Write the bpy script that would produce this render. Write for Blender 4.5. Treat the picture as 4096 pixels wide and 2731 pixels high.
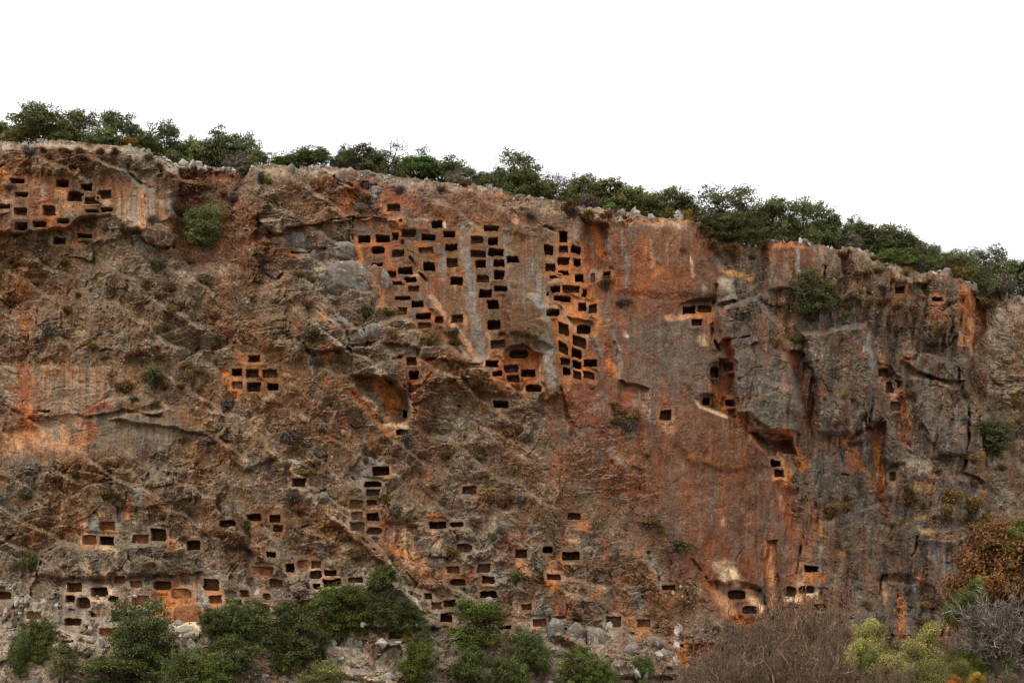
import bpy, math, random
import numpy as np

for o in list(bpy.data.objects):
    bpy.data.objects.remove(o)
scene = bpy.context.scene
COL = scene.collection

# ------------------------------------------------------------------ camera, world, sun, exposure
D, PXM, VH = 200.0, 130.0 / 4096.0, 2900.0      # reference distance, metres per photo pixel there, eye-level row
cam_d = bpy.data.cameras.new('camera')
cam = bpy.data.objects.new('camera', cam_d)
COL.objects.link(cam)
cam.location = (0, 0, 0)
cam.rotation_euler = (math.radians(90), 0, 0)
cam_d.sensor_width = 36.0
cam_d.lens = 36.0 * D / 130.0
cam_d.shift_y = (VH - 2731 / 2) / 4096.0
cam_d.clip_start, cam_d.clip_end = 0.5, 6000
scene.camera = cam

SUN_EL, SUN_AZ = math.radians(52), math.radians(-42)   # high, behind the viewer's left shoulder, veiled by cloud
world = bpy.data.worlds.new('World')
scene.world = world
world.use_nodes = True
wn, wl = world.node_tree.nodes, world.node_tree.links
wn.clear()
sky = wn.new('ShaderNodeTexSky')
sky.sky_type = 'NISHITA'
sky.sun_disc = False
sky.sun_elevation = SUN_EL
sky.sun_rotation = math.radians(180) + SUN_AZ
mixw = wn.new('ShaderNodeMix'); mixw.data_type = 'RGBA'
mixw.inputs[0].default_value = 0.93                    # closed cloud cover over the clear sky
mixw.inputs[7].default_value = (12.6, 12.6, 12.7, 1)
bg = wn.new('ShaderNodeBackground'); bg.inputs[1].default_value = 0.12
wo = wn.new('ShaderNodeOutputWorld')
wl.new(sky.outputs[0], mixw.inputs[6])
wl.new(mixw.outputs[2], bg.inputs[0])
wl.new(bg.outputs[0], wo.inputs[0])

sun_d = bpy.data.lights.new('sun', 'SUN')
sun_d.energy = 1.75
sun_d.angle = math.radians(11)
sun_d.color = (1.0, 0.91, 0.80)
sun = bpy.data.objects.new('sun', sun_d)
COL.objects.link(sun)
sdir = (math.sin(SUN_AZ) * math.cos(SUN_EL), -math.cos(SUN_AZ) * math.cos(SUN_EL), math.sin(SUN_EL))
from mathutils import Vector
sun.rotation_euler = Vector(sdir).to_track_quat('Z', 'Y').to_euler()
sun.location = (-60, -60, 150)

vs = scene.view_settings
vs.view_transform = 'Standard'
vs.look = 'None'
vs.exposure = 0.0
vs.gamma = 1.0
vs.use_curve_mapping = False
scene.cycles.pixel_filter_type = 'BLACKMAN_HARRIS'
scene.cycles.filter_width = 1.3

# ------------------------------------------------------------------ helpers
def P(u, v, Y):
    """photo pixel + distance -> point in the place"""
    k = PXM / D
    return np.stack([(u - 2048.0) * k * Y, Y + 0 * u, (VH - v) * k * Y], -1)

PANEL = dict(A=(0, 400), B=(1024, 500), C=(2048, 600), D=(3072, 700), E=(0, 1083), F=(1024, 1183), G=(2048, 1183),
             H=(3072, 1383), J=(0, 2048), K=(1024, 2048), L=(2048, 2048), N=(3072, 2048), Q=(0, 1600), M=(1024, 1700))
def px(panel, pts):
    a = np.asarray(pts, float).reshape(-1, 2)
    if panel == 'O': return a
    if panel == 'S': return a * 1.7415
    return a * 0.43556 + np.array(PANEL[panel], float)

_rng0 = np.random.default_rng(7)
_PERM = np.concatenate([_rng0.permutation(1024)] * 3).astype(np.int32)
_ANG = _rng0.random(1024) * 2 * math.pi
_GX, _GY = np.cos(_ANG).astype(np.float32), np.sin(_ANG).astype(np.float32)
def perlin(x, y, seed=0):
    x = np.asarray(x, np.float32) + seed * 17.37; y = np.asarray(y, np.float32) + seed * 31.91
    xi = np.floor(x); yi = np.floor(y)
    fx = x - xi; fy = y - yi
    xi = xi.astype(np.int32) & 1023; yi = yi.astype(np.int32) & 1023
    x1 = (xi + 1) & 1023; y1 = (yi + 1) & 1023
    def g(a, b, dx, dy):
        h = _PERM[_PERM[a] + b]
        return _GX[h] * dx + _GY[h] * dy
    sx = fx * fx * fx * (fx * (fx * 6 - 15) + 10); sy = fy * fy * fy * (fy * (fy * 6 - 15) + 10)
    a = g(xi, yi, fx, fy); b = g(x1, yi, fx - 1, fy)
    c = g(xi, y1, fx, fy - 1); d = g(x1, y1, fx - 1, fy - 1)
    ab = a + sx * (b - a); cd = c + sx * (d - c)
    return (ab + sy * (cd - ab)) * 1.5
def fbm(x, y, octv=4, seed=0, gain=.5, lac=2.03, ridged=False):
    s = 0; a = 1.0; t = 0
    for k in range(octv):
        n = perlin(x, y, seed + k * 3)
        if ridged: n = 1 - 2 * np.abs(n)
        s = s + a * n; t += a; a *= gain; x = x * lac; y = y * lac
    return s / t
def cells(x, y, seed=0, jit=.9):
    """worley: nearest cell id hash (0..1 x3), offsets to its centre, gap to the second nearest"""
    xi = np.floor(x).astype(np.int32); yi = np.floor(y).astype(np.int32)
    f1 = np.full(x.shape, 9.0, np.float32); f2 = f1.copy()
    hx = np.zeros(x.shape, np.int32); ddx = np.zeros(x.shape, np.float32); ddy = ddx.copy()
    tab = np.random.default_rng(seed + 100).random((1024, 5)).astype(np.float32)
    for i in (-1, 0, 1):
        for j in (-1, 0, 1):
            a = (xi + i) & 1023; b = (yi + j) & 1023
            h = _PERM[_PERM[a] + b]
            dx = (xi + i + .5 + jit * (tab[h, 0] - .5)) - x; dy = (yi + j + .5 + jit * (tab[h, 1] - .5)) - y
            d = np.sqrt(dx * dx + dy * dy).astype(np.float32)
            nearer = d < f1
            f2 = np.where(nearer, f1, np.minimum(f2, d))
            f1 = np.where(nearer, d, f1)
            hx = np.where(nearer, h, hx); ddx = np.where(nearer, dx, ddx); ddy = np.where(nearer, dy, ddy)
    return tab[hx, 2], tab[hx, 3], tab[hx, 4], -ddx, -ddy, f2 - f1
def sstep(a, b, x):
    t = np.clip((x - a) / (b - a), 0, 1)
    return t * t * (3 - 2 * t)

def np_mesh(name, verts, faces, cols=None, mat=None):
    """faces: list of int arrays, each (n,k)"""
    me = bpy.data.meshes.new(name)
    verts = np.asarray(verts, np.float32)
    faces = [np.asarray(f, np.int32) for f in faces if len(f)]
    me.vertices.add(len(verts)); me.vertices.foreach_set('co', verts.ravel())
    idx = np.concatenate([f.ravel() for f in faces])
    tot = np.concatenate([np.full(len(f), f.shape[1], np.int32) for f in faces])
    start = np.concatenate([[0], np.cumsum(tot)[:-1]]).astype(np.int32)
    me.loops.add(len(idx)); me.loops.foreach_set('vertex_index', idx)
    me.polygons.add(len(tot)); me.polygons.foreach_set('loop_start', start)
    me.update(calc_edges=True)
    me.validate()
    if cols is not None:
        ca = me.color_attributes.new('Col', 'FLOAT_COLOR', 'POINT')
        c = np.ones((len(verts), 4), np.float32); c[:, :3] = cols
        ca.data.foreach_set('color', c.ravel())
    if mat: me.materials.append(mat)
    return me
def link(name, data, parent=None, **props):
    o = bpy.data.objects.new(name, data)
    COL.objects.link(o)
    if parent is not None: o.parent = parent
    for k, v in props.items():
        if v is not None: o[k] = v
    return o
def flat(me):
    me.polygons.foreach_set('use_smooth', np.zeros(len(me.polygons), bool))
    return me

class Geo:
    def __init__(s): s.v = []; s.f3 = []; s.f4 = []; s.c = []; s.n = 0
    def add(s, v, f3=None, f4=None, c=None):
        v = np.asarray(v, np.float32)
        if f3 is not None and len(f3): s.f3.append(np.asarray(f3, np.int32) + s.n)
        if f4 is not None and len(f4): s.f4.append(np.asarray(f4, np.int32) + s.n)
        s.v.append(v); s.n += len(v)
        cc = np.ones((len(v), 3), np.float32)
        if c is not None: cc[:] = c
        s.c.append(cc)
    def mesh(s, name, mat=None):
        fs = []
        if s.f4: fs.append(np.concatenate(s.f4))
        if s.f3: fs.append(np.concatenate(s.f3))
        return np_mesh(name, np.concatenate(s.v), fs, np.concatenate(s.c), mat)
def add_tube(geo, pts, rad, sides=5, c=None):
    pts = np.asarray(pts, float); n = len(pts)
    rad = np.broadcast_to(np.asarray(rad, float), (n,))
    tan = np.gradient(pts, axis=0); tan /= np.linalg.norm(tan, axis=1, keepdims=True) + 1e-9
    ref = np.where(np.abs(tan[:, 2:3]) > .9, np.array([[1.0, 0, 0]]), np.array([[0, 0, 1.0]]))
    a = np.cross(tan, ref); a /= np.linalg.norm(a, axis=1, keepdims=True) + 1e-9
    b = np.cross(tan, a)
    th = np.arange(sides) * 2 * math.pi / sides
    ring = pts[:, None] + rad[:, None, None] * (np.cos(th)[None, :, None] * a[:, None] + np.sin(th)[None, :, None] * b[:, None])
    k = np.arange(sides); k1 = (k + 1) % sides
    f = np.concatenate([np.stack([i * sides + k, i * sides + k1, (i + 1) * sides + k1, (i + 1) * sides + k], 1) for i in range(n - 1)])
    geo.add(ring.reshape(-1, 3), f4=f, c=c)
def add_leaves(geo, cen, nrm, length, width, rng, c, droop=.35):
    """one bent quad leaf or leaf spray per centre"""
    n = len(cen)
    nrm = nrm + rng.normal(0, .55, (n, 3)); nrm /= np.linalg.norm(nrm, axis=1, keepdims=True) + 1e-9
    t = rng.normal(0, 1, (n, 3)); t -= (t * nrm).sum(1, keepdims=True) * nrm
    t /= np.linalg.norm(t, axis=1, keepdims=True) + 1e-9
    b = np.cross(nrm, t)
    L = (length * rng.uniform(.7, 1.35, n))[:, None]; W = (width * rng.uniform(.7, 1.35, n))[:, None]
    v = np.stack([cen - t * L * .5, cen + b * W * .5 + nrm * W * .12, cen + t * L * .5 - nrm * L * droop * .3, cen - b * W * .5 + nrm * W * .12], 1)
    f = np.arange(4 * n).reshape(n, 4)
    geo.add(v.reshape(-1, 3), f4=f, c=np.repeat(c, 4, 0) if np.ndim(c) == 2 else c)

# ------------------------------------------------------------------ materials
def mat_base(name):
    m = bpy.data.materials.new(name); m.use_nodes = True
    nt = m.node_tree; b = nt.nodes['Principled BSDF']
    b.inputs['Roughness'].default_value = .92
    b.inputs['Specular IOR Level'].default_value = .18
    return m, nt, b
def node(nt, t, **kw):
    n = nt.nodes.new(t)
    for k, v in kw.items(): setattr(n, k, v)
    return n
def rock_material(name, bump=.2):
    m, nt, b = mat_base(name)
    L = nt.links.new
    geo = node(nt, 'ShaderNodeNewGeometry')
    at = node(nt, 'ShaderNodeAttribute', attribute_name='Col')
    n1 = node(nt, 'ShaderNodeTexNoise'); n1.inputs['Scale'].default_value = 5.5; n1.inputs['Detail'].default_value = 6; n1.inputs['Roughness'].default_value = .68
    n2 = node(nt, 'ShaderNodeTexNoise'); n2.inputs['Scale'].default_value = 1.3; n2.inputs['Detail'].default_value = 5; n2.inputs['Roughness'].default_value = .62
    vo = node(nt, 'ShaderNodeTexVoronoi', feature='DISTANCE_TO_EDGE'); vo.inputs['Scale'].default_value = .8
    wv = node(nt, 'ShaderNodeMixRGB'); wv.inputs[0].default_value = .35
    for n in (n1, n2): L(geo.outputs['Position'], n.inputs['Vector'])
    L(geo.outputs['Position'], wv.inputs[1]); L(n2.outputs['Color'], wv.inputs[2]); L(wv.outputs[0], vo.inputs['Vector'])
    r1 = node(nt, 'ShaderNodeMapRange'); r1.inputs[1].default_value = .28; r1.inputs[2].default_value = .72; r1.inputs[3].default_value = .58; r1.inputs[4].default_value = 1.42
    r2 = node(nt, 'ShaderNodeMapRange'); r2.inputs[1].default_value = .3; r2.inputs[2].default_value = .7; r2.inputs[3].default_value = .78; r2.inputs[4].default_value = 1.2
    L(n1.outputs['Fac'], r1.inputs[0]); L(n2.outputs['Fac'], r2.inputs[0])
    mu = node(nt, 'ShaderNodeMath', operation='MULTIPLY'); L(r1.outputs[0], mu.inputs[0]); L(r2.outputs[0], mu.inputs[1])
    mx = node(nt, 'ShaderNodeVectorMath', operation='SCALE'); L(at.outputs['Color'], mx.inputs[0]); L(mu.outputs[0], mx.inputs['Scale'])
    L(mx.outputs[0], b.inputs['Base Color'])
    cr = node(nt, 'ShaderNodeMapRange'); cr.inputs[2].default_value = .08; cr.inputs[3].default_value = -.35; cr.inputs[4].default_value = 0
    L(vo.outputs['Distance'], cr.inputs[0])
    s1 = node(nt, 'ShaderNodeMath', operation='MULTIPLY_ADD'); s1.inputs[1].default_value = .6
    L(n1.outputs['Fac'], s1.inputs[0]); L(n2.outputs['Fac'], s1.inputs[2])
    s2 = node(nt, 'ShaderNodeMath', operation='ADD'); L(s1.outputs[0], s2.inputs[0]); L(cr.outputs[0], s2.inputs[1])
    bu = node(nt, 'ShaderNodeBump'); bu.inputs['Strength'].default_value = 1.0; bu.inputs['Distance'].default_value = bump
    L(s2.outputs[0], bu.inputs['Height']); L(bu.outputs[0], b.inputs['Normal'])
    return m
ROCK = rock_material('weathered_limestone')
def leaf_material(name, col, vary=.25, trans=.25):
    m, nt, b = mat_base(name)
    L = nt.links.new
    at = node(nt, 'ShaderNodeAttribute', attribute_name='Col')
    oi = node(nt, 'ShaderNodeObjectInfo')
    mx = node(nt, 'ShaderNodeMixRGB', blend_type='MULTIPLY'); mx.inputs[0].default_value = 1; mx.inputs[2].default_value = (*col, 1)
    L(at.outputs['Color'], mx.inputs[1])
    hs = node(nt, 'ShaderNodeHueSaturation')
    rv = node(nt, 'ShaderNodeMapRange'); rv.inputs[3].default_value = 1 - vary; rv.inputs[4].default_value = 1 + vary
    rh = node(nt, 'ShaderNodeMapRange'); rh.inputs[3].default_value = .485; rh.inputs[4].default_value = .515
    L(oi.outputs['Random'], rv.inputs[0]); L(rv.outputs[0], hs.inputs['Value'])
    L(oi.outputs['Random'], rh.inputs[0]); L(rh.outputs[0], hs.inputs['Hue'])
    L(mx.outputs[0], hs.inputs['Color'])
    L(hs.outputs[0], b.inputs['Base Color'])
    b.inputs['Roughness'].default_value = .62
    b.inputs['Specular IOR Level'].default_value = .25
    tr = node(nt, 'ShaderNodeBsdfTranslucent'); L(hs.outputs[0], tr.inputs['Color'])
    ms = node(nt, 'ShaderNodeMixShader'); ms.inputs[0].default_value = trans
    out = nt.nodes['Material Output']
    L(b.outputs[0], ms.inputs[1]); L(tr.outputs[0], ms.inputs[2]); L(ms.outputs[0], out.inputs['Surface'])
    return m
LEAF = {
    'brightb': leaf_material('low_oak_leaves_fresh_green', (.096, .118, .018)),
    'lightb': leaf_material('low_oak_leaves_pale_green', (.115, .135, .034)),
    'oakb': leaf_material('low_oak_leaves_dark_green', (.086, .102, .022)),
    'blueb': leaf_material('low_oak_leaves_blue_green', (.080, .092, .024)),
    'oak': leaf_material('oak_leaves_dark_green', (.130, .145, .042)),
    'blue': leaf_material('oak_leaves_blue_green', (.130, .145, .050)),
    'bright': leaf_material('oak_leaves_fresh_green', (.095, .150, .028)),
    'light': leaf_material('oak_leaves_pale_green', (.15, .19, .045)),
    'olive': leaf_material('leaves_olive_green', (.17, .165, .04)),
    'silver': leaf_material('olive_tree_leaves', (.40, .36, .11)),
    'yellow': leaf_material('leaves_yellow', (.36, .24, .03)),
    'russet': leaf_material('leaves_autumn_russet', (.185, .080, .025)),
    'orange': leaf_material('leaves_autumn_orange', (.45, .17, .03)),
    'brown': leaf_material('leaves_dry_brown', (.150, .098, .055)),
    's_r': leaf_material('shrub_russet', (.19, .088, .038), .3),
    's_o': leaf_material('shrub_ochre_olive', (.195, .118, .038), .3),
    's_g': leaf_material('shrub_grey_brown', (.150, .118, .088), .25),
    's_d': leaf_material('shrub_dark_green', (.090, .094, .035), .2),
    's_y': leaf_material('shrub_yellow_green', (.150, .150, .036), .2),
    'scrub': leaf_material('dry_scrub', (1, 1, 1), 0.0, .2),
}
def bark_material(name, col):
    m, nt, b = mat_base(name)
    n = node(nt, 'ShaderNodeTexNoise'); n.inputs['Scale'].default_value = 9
    r = node(nt, 'ShaderNodeValToRGB')
    r.color_ramp.elements[0].position = .3; r.color_ramp.elements[0].color = (*[c * .6 for c in col], 1)
    r.color_ramp.elements[1].position = .75; r.color_ramp.elements[1].color = (*[c * 1.4 for c in col], 1)
    nt.links.new(n.outputs['Fac'], r.inputs[0]); nt.links.new(r.outputs[0], b.inputs['Base Color'])
    return m
BARK = bark_material('oak_bark', (.06, .048, .038))
TWIG = bark_material('bare_twigs_brown', (.17, .115, .085))
TWIGG = bark_material('bare_branches_grey', (.24, .20, .165))
# ------------------------------------------------------------------ cliff relief
RIM = np.array([(-600,600),(-300,585),(-120,560),(0,563),(100,574),(230,561),(320,570),(450,583),(520,588),(600,603),(618,624),(655,632),(680,650),(705,664),(750,664),(810,670),(900,671),
 (990,684),(1030,661),(1130,660),(1190,674),(1260,666),(1330,672),(1400,672),(1430,688),(1500,690),(1560,704),(1640,712),(1730,725),(1830,735),(1900,740),
 (1990,752),(2050,780),(2100,786),(2150,791),(2220,801),(2300,825),(2400,835),(2470,845),(2530,846),(2580,866),(2700,877),(2760,882),(2830,903),(2870,930),
 (2930,968),(3000,985),(3040,962),(3072,965),(3170,970),(3220,962),(3270,978),(3350,998),(3400,986),(3470,1006),(3520,1040),(3600,1062),(3660,1084),(3710,1080),(3760,1088),
 (3795,1076),(3812,1110),(3870,1126),(3900,1155),(3990,1170),(4060,1180),(4096,1190),(4400,1270),(4900,1380)], float)
VB = 2800.0
NU, NV = 1370, 630
U0, U1 = -470.0, 4760.0
ucol = np.linspace(U0, U1, NU)
vrim_col = np.interp(ucol, RIM[:, 0], RIM[:, 1]) + 5 * fbm(ucol / 22, ucol * 0 + .37, 3, 41) + 8 * np.maximum(0, perlin(ucol / 14, ucol * 0 + 3.3, 43)) * -1
tt = np.linspace(0, 1, NV)[:, None]
U = np.broadcast_to(ucol[None], (NV, NU)).astype(np.float32).copy()
V = (vrim_col[None] + tt * (VB - vrim_col[None])).astype(np.float32)
WU = 16 * fbm(U / 70, V / 70, 3, 51); WV = 16 * fbm(U / 70, V / 70, 3, 55)      # irregular edges
FU, FV = U + WU, V + WV

def box(pts, m):
    lo = pts.min(0) - m; hi = pts.max(0) + m
    j0, j1 = np.searchsorted(ucol, [lo[0], hi[0]]); 
    if j1 <= j0: return None
    sub = V[:, j0:j1]
    rows = np.where(((sub > lo[1]) & (sub < hi[1])).any(1))[0]
    if not len(rows): return None
    return slice(rows[0], rows[-1] + 1), slice(j0, j1)
def seg_dist(x, y, pts, closed=False):
    d = np.full(x.shape, 1e9, np.float32)
    q = np.vstack([pts, pts[:1]]) if closed else pts
    if len(q) == 1: return np.hypot(x - q[0, 0], y - q[0, 1])
    for (ax, ay), (bx, by) in zip(q[:-1], q[1:]):
        ex, ey = bx - ax, by - ay
        t = np.clip(((x - ax) * ex + (y - ay) * ey) / (ex * ex + ey * ey + 1e-6), 0, 1)
        d = np.minimum(d, np.hypot(x - ax - t * ex, y - ay - t * ey))
    return d
def inside(x, y, pts):
    c = np.zeros(x.shape, bool)
    n = len(pts)
    for i in range(n):
        ax, ay = pts[i]; bx, by = pts[(i + 1) % n]
        if ay == by: continue
        c ^= ((ay > y) != (by > y)) & (x < (bx - ax) * (y - ay) / (by - ay) + ax)
    return c
def poly_mask(pts, soft, warp=1.0):
    b = box(pts, soft * 2 + 30)
    if b is None: return None, None
    x = U[b] + warp * WU[b]; y = V[b] + warp * WV[b]
    d = seg_dist(x, y, pts, True)
    d = np.where(inside(x, y, pts), -d, d)
    return b, sstep(soft, -soft, d)
def line_mask(pts, w, soft=.6, warp=1.0):
    b = box(pts, w * 2 + 40)
    if b is None: return None, None
    d = seg_dist(U[b] + warp * WU[b], V[b] + warp * WV[b], pts)
    return b, sstep(w * (1 + soft), w * (1 - soft), d)

h = (VB - V) * PXM
Y = 193.0 + .27 * h
Y += 16 * sstep(1500, 4300, U) + 5 * sstep(2700, 3600, U)
Y -= .85 * np.clip(V - (2330 + .12 * np.clip(U - 900, 0, 3000)), 0, 500) * PXM * sstep(3300, 2500, U)
Y += 3.2 * np.exp(-(V - vrim_col[None]) / 45.0)                      # rounded brow under the rim
leanback = [('S', [(-200,330),(560,390),(640,600),(820,1000),(1000,1150),(900,1300),(500,1250),(430,960),(200,900),(-200,860)], 3.5),
            ('S', [(700,950),(1130,900),(1280,960),(1280,1250),(1000,1250),(830,1120)], 2.0)]
for pn, pts, a in leanback:
    b, m = poly_mask(px(pn, pts), 110)
    Y[b] += a * m * sstep(0, 1, 1 - (V[b] - V[b].min()) / np.ptp(V[b]))

# smooth dressed or water-worn faces
SM = np.zeros_like(V)
smooth = [('S', [(815,500),(960,520),(1100,510),(1240,545),(1390,500),(1400,700),(1380,880),(1250,910),(1130,850),(960,760),(880,690),(820,600)], .8),
 ('S', [(1380,510),(1620,520),(1700,640),(1640,700),(1640,900),(1720,1000),(1800,1100),(1860,1380),(1660,1410),(1560,1300),(1480,1000),(1300,900),(1400,800)], .75),
 ('S', [(0,1000),(230,930),(420,940),(480,980),(430,1020),(200,1060),(0,1060)], .7),
 ('S', [(60,850),(420,820),(400,920),(60,930)], .45),
 ('A', [(860,700),(1560,720),(1560,1100),(1400,1180),(1200,1150),(900,930)], .65),
 ('S', [(1650,700),(1760,740),(1830,900),(1820,1000),(1740,980),(1640,920)], .5),
 ('D', [(0,660),(500,660),(520,1040),(380,1100),(0,1100)], .7),
 ('A', [(0,690),(640,700),(900,930),(700,1180),(0,1200)], .55),
 ('S', [(530,800),(650,800),(650,900),(530,900)], .6),
 ('S', [(2130,1260),(2230,1260),(2230,1400),(2140,1360)], .6), ('S', [(1640,640),(1780,720),(2230,800),(2250,1120),(2100,1200),(2060,1420),(1860,1400),(1830,950),(1700,900)], .28),
 ('S', [(900,420),(1380,500),(1380,560),(880,540)], .4), ('S', [(1250,890),(1500,900),(1520,1300),(1300,1200)], .4)]
for pn, pts, a in smooth:
    b, m = poly_mask(px(pn, pts), 25)
    SM[b] = np.maximum(SM[b], a * m)
RO = 1 - SM

Y += 3.0 * fbm(U / 420, V / 700, 3, 1) * (.5 + .5 * RO)
CZ = .45 * np.exp(-(V - vrim_col[None]) / 60.0) + .2 * sstep(2150, 2350, V) + .7 + .85 * sstep(-.1, .35, fbm(U / 210, V / 170, 3, 85)) * RO
Y -= .9 * fbm(U / 150 + V / 900, V / 420, 5, 11, ridged=True) * (.3 + .7 * RO) * CZ
Y += .9 * fbm(U / 60, V / 110, 4, 15) * (.22 + .78 * RO) * CZ
wu = U + 60 * fbm(U / 160, V / 160, 2, 21); wv = V + 60 * fbm(U / 160, V / 160, 2, 25)
blocky = sstep(-.25, .25, fbm(U / 500, V / 500, 2, 31)) * .8 + .2
r1, r2, r3, dx, dy, gap = cells((wu + .35 * wv) / 120, (wv - .2 * wu) / 100, 1)
jn = sstep(-.05, .3, fbm(U / 90, V / 90, 2, 81)); blocky = blocky * (.4 + .6 * jn)
Y += RO * blocky * (1.25 * (r1 - .5) + 1.7 * (r2 - .5) * dx + 1.9 * (r3 - .2) * dy - .12 * sstep(.0, .35, gap) + .38 * jn * sstep(.06, .0, gap))
r1, r2, r3, dx, dy, gap2 = cells((wu - .3 * wv) / 42, (wv + .25 * wu) / 34, 2)
jn2 = sstep(0, .35, fbm(U / 45, V / 45, 2, 83))
Y += CZ * (.06 + .94 * RO) * (.38 * (r1 - .5) + .55 * (r2 - .5) * dx + .6 * (r3 - .25) * dy + .12 * jn2 * sstep(.10, .0, gap2))
r1, r2, r3, dx, dy, gap3 = cells((wu + .3 * wv) / 16, (wv - .25 * wu) / 12, 3)
Y += RO * CZ * (.13 * (r1 - .5) + .2 * (r2 - .5) * dx + .22 * (r3 - .2) * dy)
tw = (V + .22 * U + 30 * fbm(U / 200, V / 200, 3, 61)) / 46.0         # bedding ledges
Y += RO * .5 * (tw - np.floor(tw) - .5) * sstep(-.1, .35, fbm(U / 260, V / 180, 2, 65))
Y += (.07 + .12 * RO * CZ) * fbm(U / 9, V / 12, 3, 71)
Y -= 2.4 * sstep(2700, 3050, U) * sstep(3930, 3850, U) * (fbm(U / 105 + V / 800, V / 640, 4, 87, ridged=True) - .2) * (1 - .6 * SM)
dg = (V - .62 * U + 70 * fbm(U / 230, V / 230, 3, 93)) / 135.0; dgm = sstep(2500, 2100, U) * sstep(-.15, .25, fbm(U / 300, V / 240, 2, 95)) * RO
fr = dg - np.floor(dg)
Y += dgm * 1.7 * (np.where(fr < .86, fr / .86, (1 - fr) / .14) - .5) * (.5 + .9 * np.clip(perlin(U / 120, V / 120, 97) + .5, 0, 1))
Y += .28 * fbm(U / 26, V / 340, 3, 75, ridged=True) * SM               # shallow runnels on the smooth faces

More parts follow.
